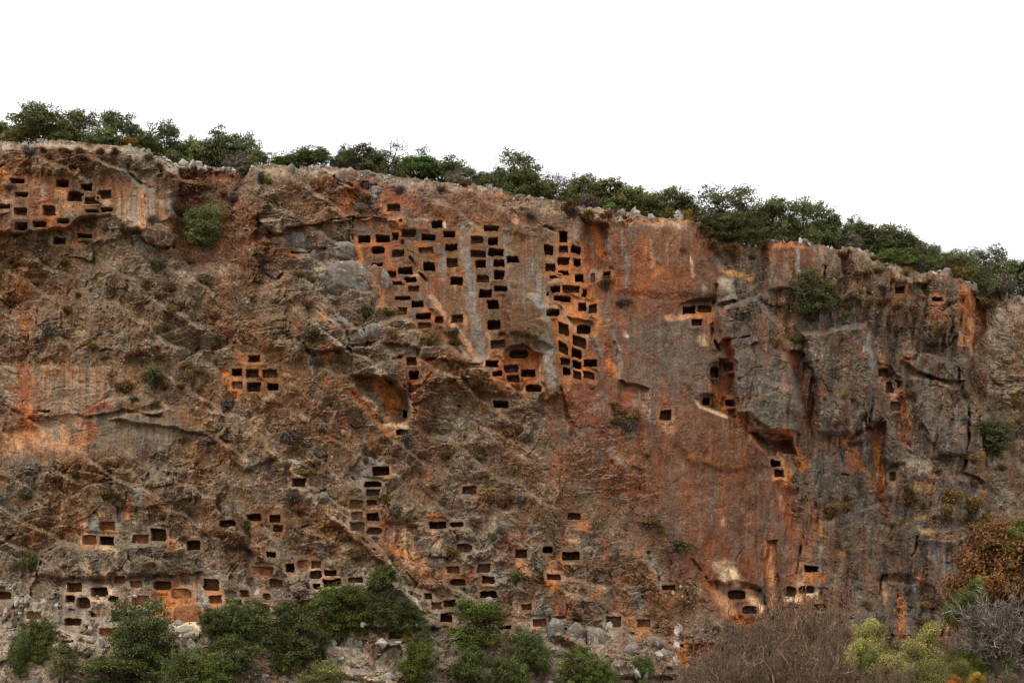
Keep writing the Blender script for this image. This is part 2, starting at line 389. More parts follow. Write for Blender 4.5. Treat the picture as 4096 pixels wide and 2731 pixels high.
# large features: (panel, outline, metres in (+) or out (-), softness px)
FEAT = [
 ('S', [(560,890),(640,1050),(700,1110),(800,1170),(900,1300),(960,1400),(1010,1440),(760,1440),(560,1250),(500,1000)], -2.0, 14),
 ('S', [(250,960),(420,930),(560,960),(640,1050),(560,1080),(480,1000)], -1.2, 14),
 ('A', [(-500,420),(1330,440),(1560,560),(1630,640),(1640,740),(1600,900),(1570,1100),(1330,1180),(1160,1200),(1010,1020),(800,1060),(600,1180),(-500,1240)], -3.2, 22),
 ('A', [(1640,640),(2280,650),(2250,800),(2150,1000),(2250,1560),(1640,1560),(1580,1250),(1600,1080),(1620,900)], 2.6, 45),
 ('A', [(1310,1170),(1540,1120),(1610,1290),(1560,1360),(1420,1330),(1310,1250)], -1.8, 14),
 ('A', [(910,1030),(1060,1040),(1110,1090),(1130,1260),(800,1330),(850,1200)], -1.2, 20),
 ('B', [(0,850),(50,900),(150,1010),(240,1010),(280,950),(560,920),(880,860),(880,1090),(940,1240),(560,1330),(480,1180),(300,1180),(280,1060),(0,1060)], 1.2, 14),
 ('B', [(30,880),(230,850),(240,1000),(150,1000),(60,910)], -1.8, 10),
 ('B', [(890,870),(1290,880),(1330,1020),(1330,1100),(890,1090)], .7, 8),
 ('B', [(1200,870),(1340,840),(1600,880),(1600,1000),(1340,1030)], -.8, 12),
 ('B', [(650,420),(880,420),(960,520),(940,600),(860,560),(720,470)], -1.5, 14),
 ('B', [(920,430),(1100,440),(1110,540),(950,520)], -1.2, 12),
 ('F', [(330,120),(560,110),(830,340),(860,470),(640,510),(480,490),(420,420)], -1.6, 12),
 ('F', [(860,320),(1010,290),(1030,440),(870,460)], -1.0, 9),
 ('F', [(1020,300),(1300,190),(1460,230),(1540,380),(1500,470),(1180,450),(1030,430)], -1.4, 14),
 ('F', [(480,510),(850,530),(850,640),(720,690),(500,640)], 1.1, 16),
 ('F', [(870,470),(1130,440),(1270,530),(1390,640),(1410,900),(1210,740),(920,730)], -1.6, 14),
 ('F', [(890,740),(1100,750),(1220,770),(1300,860),(1390,950),(1400,1120),(1270,1130),(1120,1010),(960,900)], 2.4, 22),
 ('F', [(850,850),(960,900),(1120,1010),(1270,1130),(1390,1130),(1390,1220),(1180,1210),(1060,1130)], 1.2, 26),
 ('F', [(1520,560),(1720,570),(1860,640),(1960,760),(1700,780),(1530,800)], -.9, 14),
 ('F', [(1780,430),(1900,470),(2060,620),(1920,640),(1700,580),(1500,550),(1500,470)], -1.5, 16),
 ('F', [(1850,650),(2080,620),(2200,740),(2300,880),(2200,900),(1960,820)], -.9, 16),
 ('F', [(1600,0),(1720,120),(1850,290),(1960,430),(2090,580),(2060,620),(1880,440),(1700,290),(1560,60)], -.9, 12),
 ('F', [(2240,350),(2500,350),(2700,480),(2540,900),(2420,1000),(2300,600)], 1.0, 24),
 ('G', [(-30,-60),(180,10),(310,120),(380,400),(430,900),(330,950),(280,800),(260,560),(150,500),(100,460),(-40,470)], -2.4, 22),
 ('G', [(400,-40),(700,30),(760,260),(740,380),(800,560),(780,770),(440,740),(380,300),(330,150)], 1.0, 16),
 ('G', [(520,200),(720,230),(730,350),(600,340)], 1.2, 10),
 ('G', [(1600,60),(1860,20),(1830,150),(1700,160),(1560,150)], 1.6, 16),
 ('G', [(1880,130),(2250,20),(2500,330),(2560,560),(2600,900),(2560,1330),(2370,1330),(2250,1270),(2150,1100),(2060,1080),(2060,900),(2040,600),(1990,400),(1900,430)], -3.0, 24),
 ('G', [(1905,600),(2040,620),(2050,900),(2080,1080),(2040,1130),(1850,1060),(1780,1010),(1760,930),(1830,900),(1840,760),(1900,680)], 2.6, 12),
 ('G', [(1400,200),(1700,180),(1850,290),(1900,440),(1910,560),(1830,640),(1810,900),(1700,920),(1580,800),(1480,500)], -.7, 26),
 ('G', [(2180,1250),(2350,1240),(2560,1290),(2600,1450),(2350,1420)], 3.4, 16),
 ('G', [(1700,1010),(1900,1090),(2100,1220),(2250,1370),(2350,1560),(2000,1600),(1600,1500),(1500,1250),(1560,1050)], -.6, 26),
 ('G', [(400,760),(480,900),(560,1200),(590,1290),(540,1280),(470,980),(380,780)], .9, 10),
 ('G', [(980,780),(1250,850),(1230,1000),(1000,1000)], 1.2, 16),
 ('C', [(640,620),(870,700),(880,1000),(830,1150),(760,1180),(700,1050),(660,850)], 2.6, 30),
 ('C', [(870,740),(1300,700),(1640,680),(1700,900),(1880,1100),(1890,1330),(1600,1330),(1300,1330),(1000,1300),(900,1100)], -.6, 30),
 ('C', [(1890,1180),(2040,1200),(2050,1380),(1900,1420)], -2.2, 14),
 ('C', [(1760,700),(2000,1100),(1950,1200),(1880,1180),(1700,800)], 1.2, 24),
 ('D', [(0,650),(500,660),(520,780),(530,960),(430,1050),(0,1050)], -1.5, 14),
 ('D', [(520,680),(600,690),(660,780),(680,950),(560,1030),(530,950)], -2.0, 8),
 ('D', [(680,760),(760,700),(760,1050),(700,1100)], 2.0, 16),
 ('D', [(760,680),(920,700),(950,880),(870,900),(780,900)], -1.8, 16),
 ('D', [(1120,860),(1330,900),(1660,860),(1680,950),(1850,980),(1850,1080),(1780,1250),(1730,1450),(1640,1560),(1450,1560),(1480,1000),(1180,1010)], -1.8, 16),
 ('D', [(1760,1130),(1870,1080),(2010,1260),(2000,1400),(1900,1560),(1740,1560),(1760,1300)], 2.2, 12),
 ('H', [(1890,-500),(2700,-600),(2900,1600),(2100,900),(1980,600),(1860,420),(1830,300),(1860,100)], 9.0, 24),
 ('H', [(330,-100),(900,-200),(960,100),(950,450),(900,600),(760,800),(480,800),(430,400),(390,200)], -2.6, 20),
 ('H', [(160,60),(310,60),(430,330),(480,700),(420,850),(340,600),(300,400)], 2.0, 20),
 ('H', [(-100,300),(230,380),(300,560),(330,680),(290,800),(0,760),(-200,600)], -1.6, 18),
 ('H', [(1000,150),(1110,180),(1230,360),(1300,760),(1310,940),(1200,880),(1120,600),(1030,420)], 1.6, 12),
 ('H', [(930,330),(1000,340),(1050,640),(960,760),(900,720)], -1.3, 8),
 ('H', [(1240,60),(1480,80),(1850,150),(1830,330),(1560,290),(1380,240),(1230,130)], -1.8, 12),
 ('H', [(1300,280),(1560,310),(1750,380),(1850,600),(1830,1000),(1600,1000),(1380,700)], -1.4, 18),
 ('H', [(1850,580),(1930,640),(1990,900),(1990,1250),(1810,1150),(1850,850)], -1.6, 8),
 ('H', [(730,900),(870,860),(940,740),(1080,700),(1080,1000),(1070,1450),(870,1500),(760,1250)], 2.2, 16),
 ('H', [(1050,620),(1200,900),(1250,1050),(1100,1130),(1080,900)], -1.4, 16),
 ('H', [(1250,1050),(1480,1090),(1500,1180),(1850,1200),(2000,1600),(1500,1560),(1270,1300)], -1.2, 30),
 ('N', [(1390,240),(1800,290),(1870,450),(1900,560),(1780,780),(1650,900),(1500,800),(1480,500)], -.9, 14),
 ('N', [(1050,560),(1300,560),(1520,700),(1640,880),(1500,900),(1380,800),(1340,660),(1000,640)], 1.1, 10),
 ('N', [(1470,890),(1630,900),(1690,1000),(1670,1150),(1530,1150)], 1.3, 10),
 ('N', [(1380,180),(1850,130),(1860,250),(1700,300),(1400,250)], -1.6, 16),
 ('N', [(0,270),(80,265),(120,900),(-30,930),(-40,600)], 1.0, 6),
 ('L', [(1800,640),(2070,640),(2300,700),(2350,900),(2400,980),(2100,1050),(1900,900)], 1.3, 14),
 ('L', [(1520,1213),(1960,1195),(1960,1420),(1560,1420)], 1.0, 5),
 ('L', [(300,560),(900,700),(880,820),(990,1050),(1250,1100),(1450,1250),(1550,1500),(900,1500),(700,1270),(350,1130),(320,900)], -1.8, 20),
 ('J', [(360,380),(560,280),(760,310),(1200,290),(1620,330),(1620,560),(1100,600),(600,620),(330,560)], -1.5, 22),
 ('J', [(1400,570),(1860,560),(1860,900),(1840,1040),(1600,1040),(1440,900)], 1.2, 10),
 ('J', [(480,1080),(700,1120),(1000,1230),(900,1400),(700,1250)], -1.2, 14),
 ('J', [(-50,1110),(250,1100),(100,1350),(-50,1400)], -1.0, 14),
 ('K', [(-50,120),(60,140),(200,250),(280,350),(360,470),(520,640),(540,800),(240,880),(0,820)], -1.8, 16),
 ('K', [(640,0),(900,170),(1100,320),(1250,460),(1330,700),(1560,900),(1480,900),(1250,700),(1180,480),(1000,330),(700,100)], -1.5, 12),
 ('K', [(1180,80),(1480,130),(1560,420),(1640,620),(1560,640),(1440,480),(1280,370),(1180,280)], 1.2, 20),
 ('K', [(1600,300),(1760,350),(1740,680),(1560,720),(1500,560)], -.8, 16),
 ('K', [(560,1230),(900,1250),(1330,1520),(1300,1600),(700,1480)], -1.2, 16),
 ('Q', [(-50,20),(330,180),(360,190),(720,130),(1000,-40),(1000,-300),(-50,-300)], -.6, 14),
 ('Q', [(720,120),(1000,-20),(1450,0),(1490,110),(1400,130),(1100,90),(960,120),(760,160)], -.9, 10),
 ('Q', [(1030,630),(1200,640),(1330,780),(1500,620),(1780,640),(1830,880),(1500,960),(1200,1000),(1050,850)], -1.0, 14),
]
for pn, pts, a, soft in FEAT:
    b, m = poly_mask(px(pn, pts), soft * .6, .9)
    if b is not None: Y[b] += a * m

# cracks and overhang lines: (panel, points, half width px, depth m)
CRACKS = [
 ('B', [(900,830),(885,900),(888,1085),(950,1090)], 4, .9), ('B', [(885,860),(1090,855),(1200,870)], 4, .7), ('B', [(1330,880),(1350,1100),(1480,1330),(1560,1430)], 7, 1.2),
 ('B', [(280,950),(560,920),(700,870),(890,840)], 5, .8), ('B', [(640,1140),(900,1090)], 5, .9), ('B', [(40,900),(150,1010),(240,1015)], 7, 1.2), ('B', [(330,1170),(480,1180),(640,1130)], 6, 1.0),
 ('B', [(720,470),(780,520),(880,570)], 6, 1.0), ('B', [(950,520),(1050,470)], 5, .8), ('B', [(640,630),(740,630)], 6, .9), ('B', [(90,1370),(190,1430),(250,1360)], 6, 1.0),
 ('F', [(440,430),(480,495),(620,520),(740,495),(850,450)], 6, 1.1), ('F', [(830,330),(860,450),(1010,465),(1030,430)], 5, .9), ('F', [(990,290),(1030,430)], 4, .7), ('F', [(840,470),(850,600)], 4, .6),
 ('F', [(1260,580),(1380,550),(1480,570)], 7, 1.2), ('F', [(1520,580),(1700,575),(1860,650)], 6, 1.1), ('F', [(1860,645),(1920,635),(2080,620)], 5, .9), ('F', [(1490,500),(1510,840)], 7, .7),
 ('F', [(550,110),(620,180),(720,290)], 6, .9), ('F', [(1830,420),(1900,560)], 5, .6),
 ('G', [(1840,230),(1850,380),(1890,460),(1910,560),(1930,700)], 7, 1.4), ('G', [(1940,410),(2180,370)], 5, 1.0), ('G', [(980,560),(940,430)], 6, .6), ('G', [(1260,960),(1250,1080)], 4, .5),
 ('C', [(1890,1230),(1890,1330),(1850,1420)], 7, 1.3), ('C', [(300,700),(420,750),(500,740)], 7, 1.1),
 ('D', [(515,690),(530,800),(525,1000),(540,1040)], 5, 1.2), ('D', [(500,950),(660,950)], 4, .6), ('D', [(600,960),(570,1040),(480,1045)], 5, .7), ('D', [(1760,1150),(1740,1420)], 6, 1.0),
 ('H', [(330,80),(390,230),(430,340)], 7, 1.3), ('H', [(970,330),(945,520),(930,700)], 6, 1.3), ('H', [(1230,110),(1330,140),(1380,70)], 7, 1.2), ('H', [(1390,240),(1500,290),(1560,300)], 7, 1.2),
 ('H', [(1850,580),(1850,850),(1810,1130)], 6, 1.3), ('H', [(1930,640),(1990,900),(1985,1180)], 5, 1.0), ('H', [(1750,200),(1750,320),(1830,330)], 5, .9), ('H', [(1160,230),(1220,240)], 6, .9),
 ('H', [(580,1210),(690,1180),(740,1190)], 5, .8), ('H', [(2150,870),(2350,860)], 7, 1.0), ('H', [(760,850),(900,760),(1050,660)], 10, 1.6), ('H', [(1270,480),(1350,490)], 5, .8), ('H', [(1390,700),(1480,820)], 5, .7),
 ('N', [(1050,580),(1015,760)], 5, 1.0), ('N', [(1480,890),(1620,890),(1690,1000)], 7, 1.2), ('N', [(1380,230),(1360,340),(1320,400)], 6, 1.2), ('N', [(1870,210),(1820,420)], 8, 1.4), ('N', [(1810,450),(1900,440)], 6, 1.0),
 ('N', [(1590,465),(1720,455)], 5, .8), ('N', [(260,560),(300,300),(330,180)], 5, .7), ('N', [(0,265),(80,260)], 5, .9), ('N', [(1170,850),(1200,760)], 5, .7),
 ('L', [(680,1080),(690,1200),(680,1290)], 4, .9), ('L', [(330,900),(320,980),(340,1130)], 6, 1.0), ('L', [(490,1080),(470,1220),(560,1280)], 8, 1.0), ('L', [(340,970),(460,970),(640,1000)], 7, 1.0), ('L', [(880,1200),(890,1280)], 6, 1.0),
 ('L', [(1230,1190),(1320,1180)], 6, 1.0), ('L', [(1660,440),(1800,620)], 6, .7), ('L', [(900,1000),(1000,1060),(1110,1120)], 7, 1.0), ('L', [(2120,690),(2280,720)], 6, 1.0), ('L', [(1250,370),(1310,520),(1370,690)], 8, .8),
 ('J', [(0,300),(130,210)], 7, 1.1), ('J', [(130,860),(80,970),(0,1060)], 7, 1.0), ('J', [(600,980),(850,950)], 7, 1.0), ('J', [(730,860),(870,950)], 6, .9), ('J', [(560,1100),(800,1200),(970,1250)], 7, .9), ('J', [(340,560),(400,380),(560,290)], 6, .8),
 ('K', [(350,170),(480,120)], 5, .7), ('K', [(190,1220),(160,1290)], 6, .9), ('K', [(880,160),(1100,350)], 6, .9), ('K', [(1280,380),(1440,490)], 5, .7), ('K', [(280,370),(360,480),(520,650)], 6, .8),
 ('Q', [(330,180),(520,150),(720,130),(760,165),(820,165),(960,120)], 5, .5), ('Q', [(1130,90),(1200,120),(1330,130),(1480,150)], 5, .5), ('Q', [(320,100),(440,100)], 5, .8), ('Q', [(910,740),(1020,740)], 6, .8),
 ('E', [(910,740),(970,725),(1030,740)], 6, 1.0), ('Q', [(1690,915),(1800,910)], 7, 1.2), ('Q', [(1390,620),(1330,770)], 6, 1.0), ('Q', [(860,750),(1060,770)], 6, .9), ('Q', [(500,760),(600,880)], 6, .8),
 ('A', [(1170,600),(1200,680),(1310,780),(1400,810)], 7, .9), ('A', [(1310,1270),(1420,1340),(1600,1360)], 7, 1.3), ('A', [(780,1330),(880,1290)], 6, .8), ('A', [(0,620),(90,560)], 6, .8), ('A', [(520,960),(420,960)], 5, .4),
 ('M', [(820,440),(900,500)], 6, .8), ('M', [(500,240),(580,300),(650,295)], 6, .9), ('M', [(530,640),(640,600)], 6, .9),
]
for pn, pts, w, a in CRACKS:
    p = px(pn, pts)
    b = box(p, 40)
    if b is None: continue
    d = seg_dist(U[b] + .35 * WU[b], V[b] + .35 * WV[b], p)
    Y[b] += a * sstep(w * 1.3, w * .3, d) * np.clip(.55 + 1.5 * perlin(U[b] / 34, V[b] / 34, 91), .05, 1.15)
Y = Y.astype(np.float32)

# ------------------------------------------------------------------ tomb openings (photo measurements)
TOMBS = {}
def T(cluster, panel, rows): TOMBS.setdefault(cluster, []).extend((panel, *r) for r in rows)
T('upper_left', 'A', [(90,720,232,768,'d'),(137,848,255,895,'m'),(-60,955,95,1000,'m'),(130,988,248,1060,'m'),(132,1122,253,1197,'d'),(303,1112,426,1170,'d'),(390,970,510,1060,'m'),(518,728,632,805,'d'),
  (745,765,850,838,'d'),(620,840,765,935,'d'),(768,890,908,960,'m'),(895,825,1020,910,'m'),(785,1000,910,1040,'m'),(925,985,1035,1030,'m'),(525,1088,632,1135,'m'),(487,1265,602,1330,'d'),(710,1228,848,1268,'d')])
T('block', 'O', [(992,1420,1039,1447,'m'),(927,1474,969,1504,'d'),(985,1475,1037,1512,'m'),(1050,1477,1110,1511,'m'),(926,1528,971,1555,'s'),(985,1530,1044,1566,'d'),(1070,1531,1114,1561,'d')])
T('comb_left', 'B', [(1203,727,1325,795,'m'),(1342,955,1470,1030,'m'),(1247,990,1310,1060,'m'),(1103,1008,1230,1080,'d'),(937,1016,1053,1083,'d'),(1058,1113,1183,1188,'da'),(1245,1147,1358,1215,'m'),(1060,1265,1167,1300,'m'),
  (1303,1307,1435,1372,'d'),(1183,1342,1285,1400,'m'),(1240,1437,1362,1470,'m'),(1365,1395,1475,1447,'d'),(1397,1477,1497,1530,'s'),(1520,1003,1650,1062,'d'),(1492,1123,1630,1178,'s'),(1533,1262,1643,1340,'d')])
T('comb_left', 'F', [(1428,45,1537,110,'d'),(1275,0,1420,40,'m'),(1303,107,1385,175,'m'),(1467,153,1605,218,'d'),(1485,245,1605,300,'s'),(1640,190,1718,250,'m'),(1793,170,1900,250,'m')])
T('comb_mid', 'B', [(1612,880,1712,950,'d'),(1720,973,1828,1033,'d'),(1740,1092,1850,1158,'d'),(1750,1223,1857,1310,'m'),(1785,1397,1898,1467,'d'),(1975,1017,2087,1090,'m'),(2090,925,2225,975,'m'),(2133,1030,2220,1105,'d'),
  (1972,1150,2110,1215,'m'),(2133,1137,2275,1205,'d'),(2015,1242,2112,1312,'d'),(2177,1235,2280,1305,'d'),(2187,1335,2280,1420,'d'),(2023,1377,2140,1450,'m'),(2048,1512,2165,1590,'d'),(2187,1477,2308,1530,'d'),(2305,1207,2412,1265,'d')])
T('comb_mid', 'F', [(2125,38,2232,125,'d'),(2127,225,2246,310,'d'),(2155,402,2287,485,'m')])
T('comb_low', 'F', [(2105,590,2228,655,'d'),(2170,687,2262,742,'d'),(2280,632,2415,705,'m'),(2305,725,2420,795,'m'),(2325,490,2500,580,'da')])
T('comb_low', 'G', [(77,675,213,745,'d'),(120,813,272,885,'da')])
T('comb_right', 'C', [(435,740,510,850,'d'),(292,868,380,965,'d'),(430,880,515,945,'m'),(540,877,632,955,'ds'),(418,985,530,1060,'m'),(567,997,630,1070,'d'),(307,1042,400,1115,'m'),(415,1107,520,1150,'d'),(345,1145,455,1180,'s'),
  (578,1142,655,1215,'d'),(720,1130,765,1222,'sa'),(355,1245,445,1320,'d'),(460,1240,625,1310,'m'),(315,1305,352,1340,'d'),(383,1337,537,1395,'ds'),(640,1278,685,1355,'m'),(608,1402,685,1480,'m'),(703,1420,783,1500,'m'),(315,1457,437,1530,'da')])
T('comb_right', 'G', [(427,253,523,358,'ms'),(593,262,720,358,'da'),(557,375,680,470,'ms'),(427,430,515,530,'ms'),(547,488,640,582,'ds'),(443,570,530,640,'ms'),(557,593,637,670,'ds'),(658,582,785,655,'d'),(467,653,535,725,'d'),(562,690,635,765,'ms'),(655,697,760,765,'ms')])
T('red_wall', 'C', [(835,1115,905,1180,'m'),(1565,1435,1685,1505,'d'),(1697,1425,1840,1495,'ma')])
T('red_wall', 'G', [(1650,213,1748,277,'m'),(1820,645,1898,755,'da'),(1358,1045,1465,1145,'m'),(1957,950,2053,1017,'da'),(1745,930,1815,1010,'da'),(1940,608,2034,690,'m')])
T('hollow', 'F', [(1380,565,1475,640,'m'),(1405,687,1497,772,'d'),(1345,1050,1390,1120,'d'),(1288,1225,1397,1280,'d'),(2180,957,2317,1030,'d')])
T('right', 'D', [(1168,1020,1255,1085,'m'),(1507,1120,1607,1160,'m')])
T('right', 'H', [(1015,205,1105,285,'m'),(1160,313,1235,380,'d'),(1085,333,1165,430,'m'),(1120,510,1225,600,'sa'),(28,1045,118,1113,'ds'),(57,1130,145,1205,'m'),(1115,1155,1180,1245,'ma')])
T('ledge', 'J', [(915,85,1058,165,'s'),(757,205,898,300,'sa'),(905,225,1042,298,'d'),(1210,205,1368,285,'s'),(1380,150,1530,265,'d'),(1720,262,1840,343,'d'),(2010,70,2165,145,'da')])
T('low_left', 'J', [(613,650,752,735,'m'),(837,688,990,778,'d'),(600,765,690,825,'m'),(700,780,828,890,'ma'),(990,770,1085,815,'m'),(1045,585,1150,650,'s'),(1195,630,1305,690,'s'),(1405,630,1575,717,'ma'),(1210,765,1365,855,'s'),
  (1867,615,2010,715,'m'),(1918,762,2037,835,'s'),(2200,712,2287,775,'s'),(2145,805,2220,850,'d'),(1028,908,1175,1005,'d'),(240,910,372,975,'s'),(-30,730,105,800,'m'),(592,975,745,1040,'m'),(915,1060,1090,1130,'s'),(1905,895,2005,970,'d'),
  (567,1177,668,1220,'s'),(1575,700,1755,800,'sa'),(1590,860,1850,1015,'sa'),(1595,1220,1640,1300,'s'),(2305,500,2510,580,'s')])
T('low_mid', 'K', [(-85,15,52,77,'d'),(127,22,218,95,'m'),(160,115,247,182,'m'),(93,360,182,412,'d'),(268,470,355,550,'d'),(370,440,495,515,'sa'),(500,450,597,515,'s'),(487,535,612,612,'ma'),(622,530,740,600,'m'),
  (612,605,778,682,'d'),(525,655,605,705,'d'),(128,615,245,690,'s'),(62,748,137,800,'s'),(238,825,300,870,'s'),(790,680,850,722,'m'),(845,595,985,645,'s')])
T('column', 'M', [(1072,380,1223,462,'d'),(988,515,1155,575,'da'),(1010,590,1135,650,'m'),(1012,690,1110,735,'m'),(858,685,978,765,'s'),(325,487,455,565,'d')])
T('column', 'K', [(1012,8,1130,78,'d'),(873,0,985,70,'s'),(860,90,998,165,'m'),(1012,138,1157,207,'ma')])
T('centre', 'M', [(1892,558,2025,632,'m')])
T('centre', 'K', [(1590,83,1748,152,'d'),(1785,90,1903,135,'m'),(1838,288,1985,370,'ma'),(1750,498,1868,560,'s'),(1783,610,1925,675,'ma'),(2030,478,2150,555,'m'),(2078,588,2193,655,'m'),(2058,722,2212,785,'d'),
  (1547,740,1617,800,'m'),(1612,828,1708,893,'s'),(1718,805,1838,868,'m'),(1692,925,1803,1008,'d'),(2225,1040,2345,1075,'d'),(1220,1095,1340,1160,'s')])
T('low_right', 'L', [(30,338,142,420,'m'),(280,310,375,380,'da'),(463,360,622,440,'d'),(322,568,445,622,'m'),(190,985,318,1050,'s'),(90,840,180,900,'s'),(865,955,1000,1050,'m'),(1150,985,1270,1050,'s'),(1980,712,2148,805,'da'),(2110,858,2260,935,'ma'),(510,5,630,70,'m'),(1380,670,1500,715,'m')])
T('low_right', 'N', [(338,487,467,550,'d'),(140,680,262,778,'ma'),(285,672,430,748,'ma'),(410,840,550,900,'s')])

rngT = np.random.default_rng(11)
tomb_list = []
for cl, rows in TOMBS.items():
    for pn, x0, y0, x1, y1, kind in rows:
        (a0, b0), (a1, b1) = px(pn, [(x0, y0), (x1, y1)])
        w, hh = a1 - a0, b1 - b0
        j = lambda s: rngT.uniform(-s, s)
        if 'a' in kind:                                     # rounded, eroded mouth
            th = np.linspace(0, 2 * math.pi, 18, endpoint=False) + .17
            e = 2.0 / 3.2
            q = np.stack([np.sign(np.cos(th)) * np.abs(np.cos(th)) ** e * w / 2, np.sign(np.sin(th)) * np.abs(np.sin(th)) ** e * hh / 2], 1)
            q[:, 1] = np.minimum(q[:, 1], hh * .45)
            q *= rngT.uniform(.93, 1.07, (len(q), 1))
            q += [(a0 + a1) / 2, (b0 + b1) / 2]
        else:
            tilt = j(.07) * hh; sk = j(.04) * w
            drop = .17 * hh if 's' in kind[1:] else 0       # openings whose head and sill slope down to the right
            c = np.array([(a0 + sk + j(1.2), b0 + tilt - drop + j(1.5)), (a1 + sk + j(1.2), b0 - tilt + drop + j(1.5)), (a1 - sk + j(1.2), b1 - tilt * .5 + drop + j(1.5)), (a0 - sk + j(1.2), b1 + tilt * .5 - drop + j(1.5))])
            q = []
            for i in range(4):
                A_, B_ = c[i], c[(i + 1) % 4]
                for t in (0.06, .28, .5, .72, .94):
                    q.append(A_ + (B_ - A_) * t + rngT.normal(0, 1.25, 2))
            q = np.array(q)
        tomb_list.append(dict(cl=cl, kind=kind, poly=q, c=q.mean(0), w=w, h=hh))
# dress the rock round each mouth and cut it through
HOLE = np.zeros(V.shape, bool)
for t in tomb_list:
    b = box(t['poly'], 26)
    x, y = U[b], V[b]
    d = seg_dist(x, y, t['poly'], True); ins = inside(x, y, t['poly'])
    d = np.where(ins, -d, d)
    sel = d < 18
    A_ = np.stack([np.ones(sel.sum()), x[sel] - t['c'][0], y[sel] - t['c'][1]], 1)
    sol = np.linalg.lstsq(A_, Y[b][sel], rcond=None)[0]
    gx, gy = np.clip(sol[1], -.05, .05), np.clip(sol[2], -.035, .01)
    plane = sol[0] + gx * (x - t['c'][0]) + gy * (y - t['c'][1])
    Y[b] += (plane - Y[b]) * sstep(20, 7, d) * .93
for t in tomb_list:
    b = box(t['poly'], 8)
    HOLE[b] |= inside(U[b], V[b], t['poly'])

def surf(u, v):
    u = np.asarray(u, float); v = np.asarray(v, float)
    fj = np.clip((u - U0) / (U1 - U0) * (NU - 1), 0, NU - 1.001); j = fj.astype(int); fj = fj - j
    vr = vrim_col[j] * (1 - fj) + vrim_col[j + 1] * fj
    fi = np.clip((v - vr) / (VB - vr) * (NV - 1), 0, NV - 1.001); i = fi.astype(int); fi = fi - i
    return i, j, fi, fj
def samp(F, u, v):
    i, j, fi, fj = surf(u, v)
    if F.ndim == 3: fi = fi[..., None]; fj = fj[..., None]
    return (F[i, j] * (1 - fj) + F[i, j + 1] * fj) * (1 - fi) + (F[i + 1, j] * (1 - fj) + F[i + 1, j + 1] * fj) * fi

# ------------------------------------------------------------------ rock colours (mineral stains, lichen, bare scars)
K_ = dict(GR=(.175,.153,.130), BR=(.17,.098,.056), LG=(.39,.35,.30), BK=(.040,.040,.042), DG=(.106,.102,.098), BG=(.235,.255,.265), RB=(.145,.058,.036), RU=(.25,.088,.049),
          OR=(.44,.185,.078), PE=(.52,.315,.21), CR=(.70,.57,.42), ST=(.50,.33,.15), WH=(.74,.70,.62), KB=(.105,.07,.05), MB=(.13,.068,.040))
K_ = {k: np.array(v, np.float32) for k, v in K_.items()}
C = np.zeros((*V.shape, 3), np.float32)
n0 = sstep(-.35, .35, fbm(U / 260, V / 200, 4, 201))
C[:] = K_['GR'] * (1 - n0[..., None]) + K_['BR'] * n0[..., None]
ST_ = fbm(U / 13, V / 300, 3, 211); ST2 = fbm(U / 30, V / 520, 3, 215)     # water streaks run down the face
BN = fbm(U / 24, V / 30, 4, 221); BN2 = fbm(U / 90, V / 80, 4, 225)
def paint(b, m, col, a=1.0, streak=False, brk=.55):
    k = m * a
    if streak: k = k * sstep(-.22, .2, (ST_ + .6 * ST2)[b] + .0)
    k = k * np.clip(1 - brk + brk * (.5 + 1.6 * BN[b] + .8 * BN2[b]) * 2, 0, 1)
    C[b] += (K_[col] - C[b]) * k[..., None]
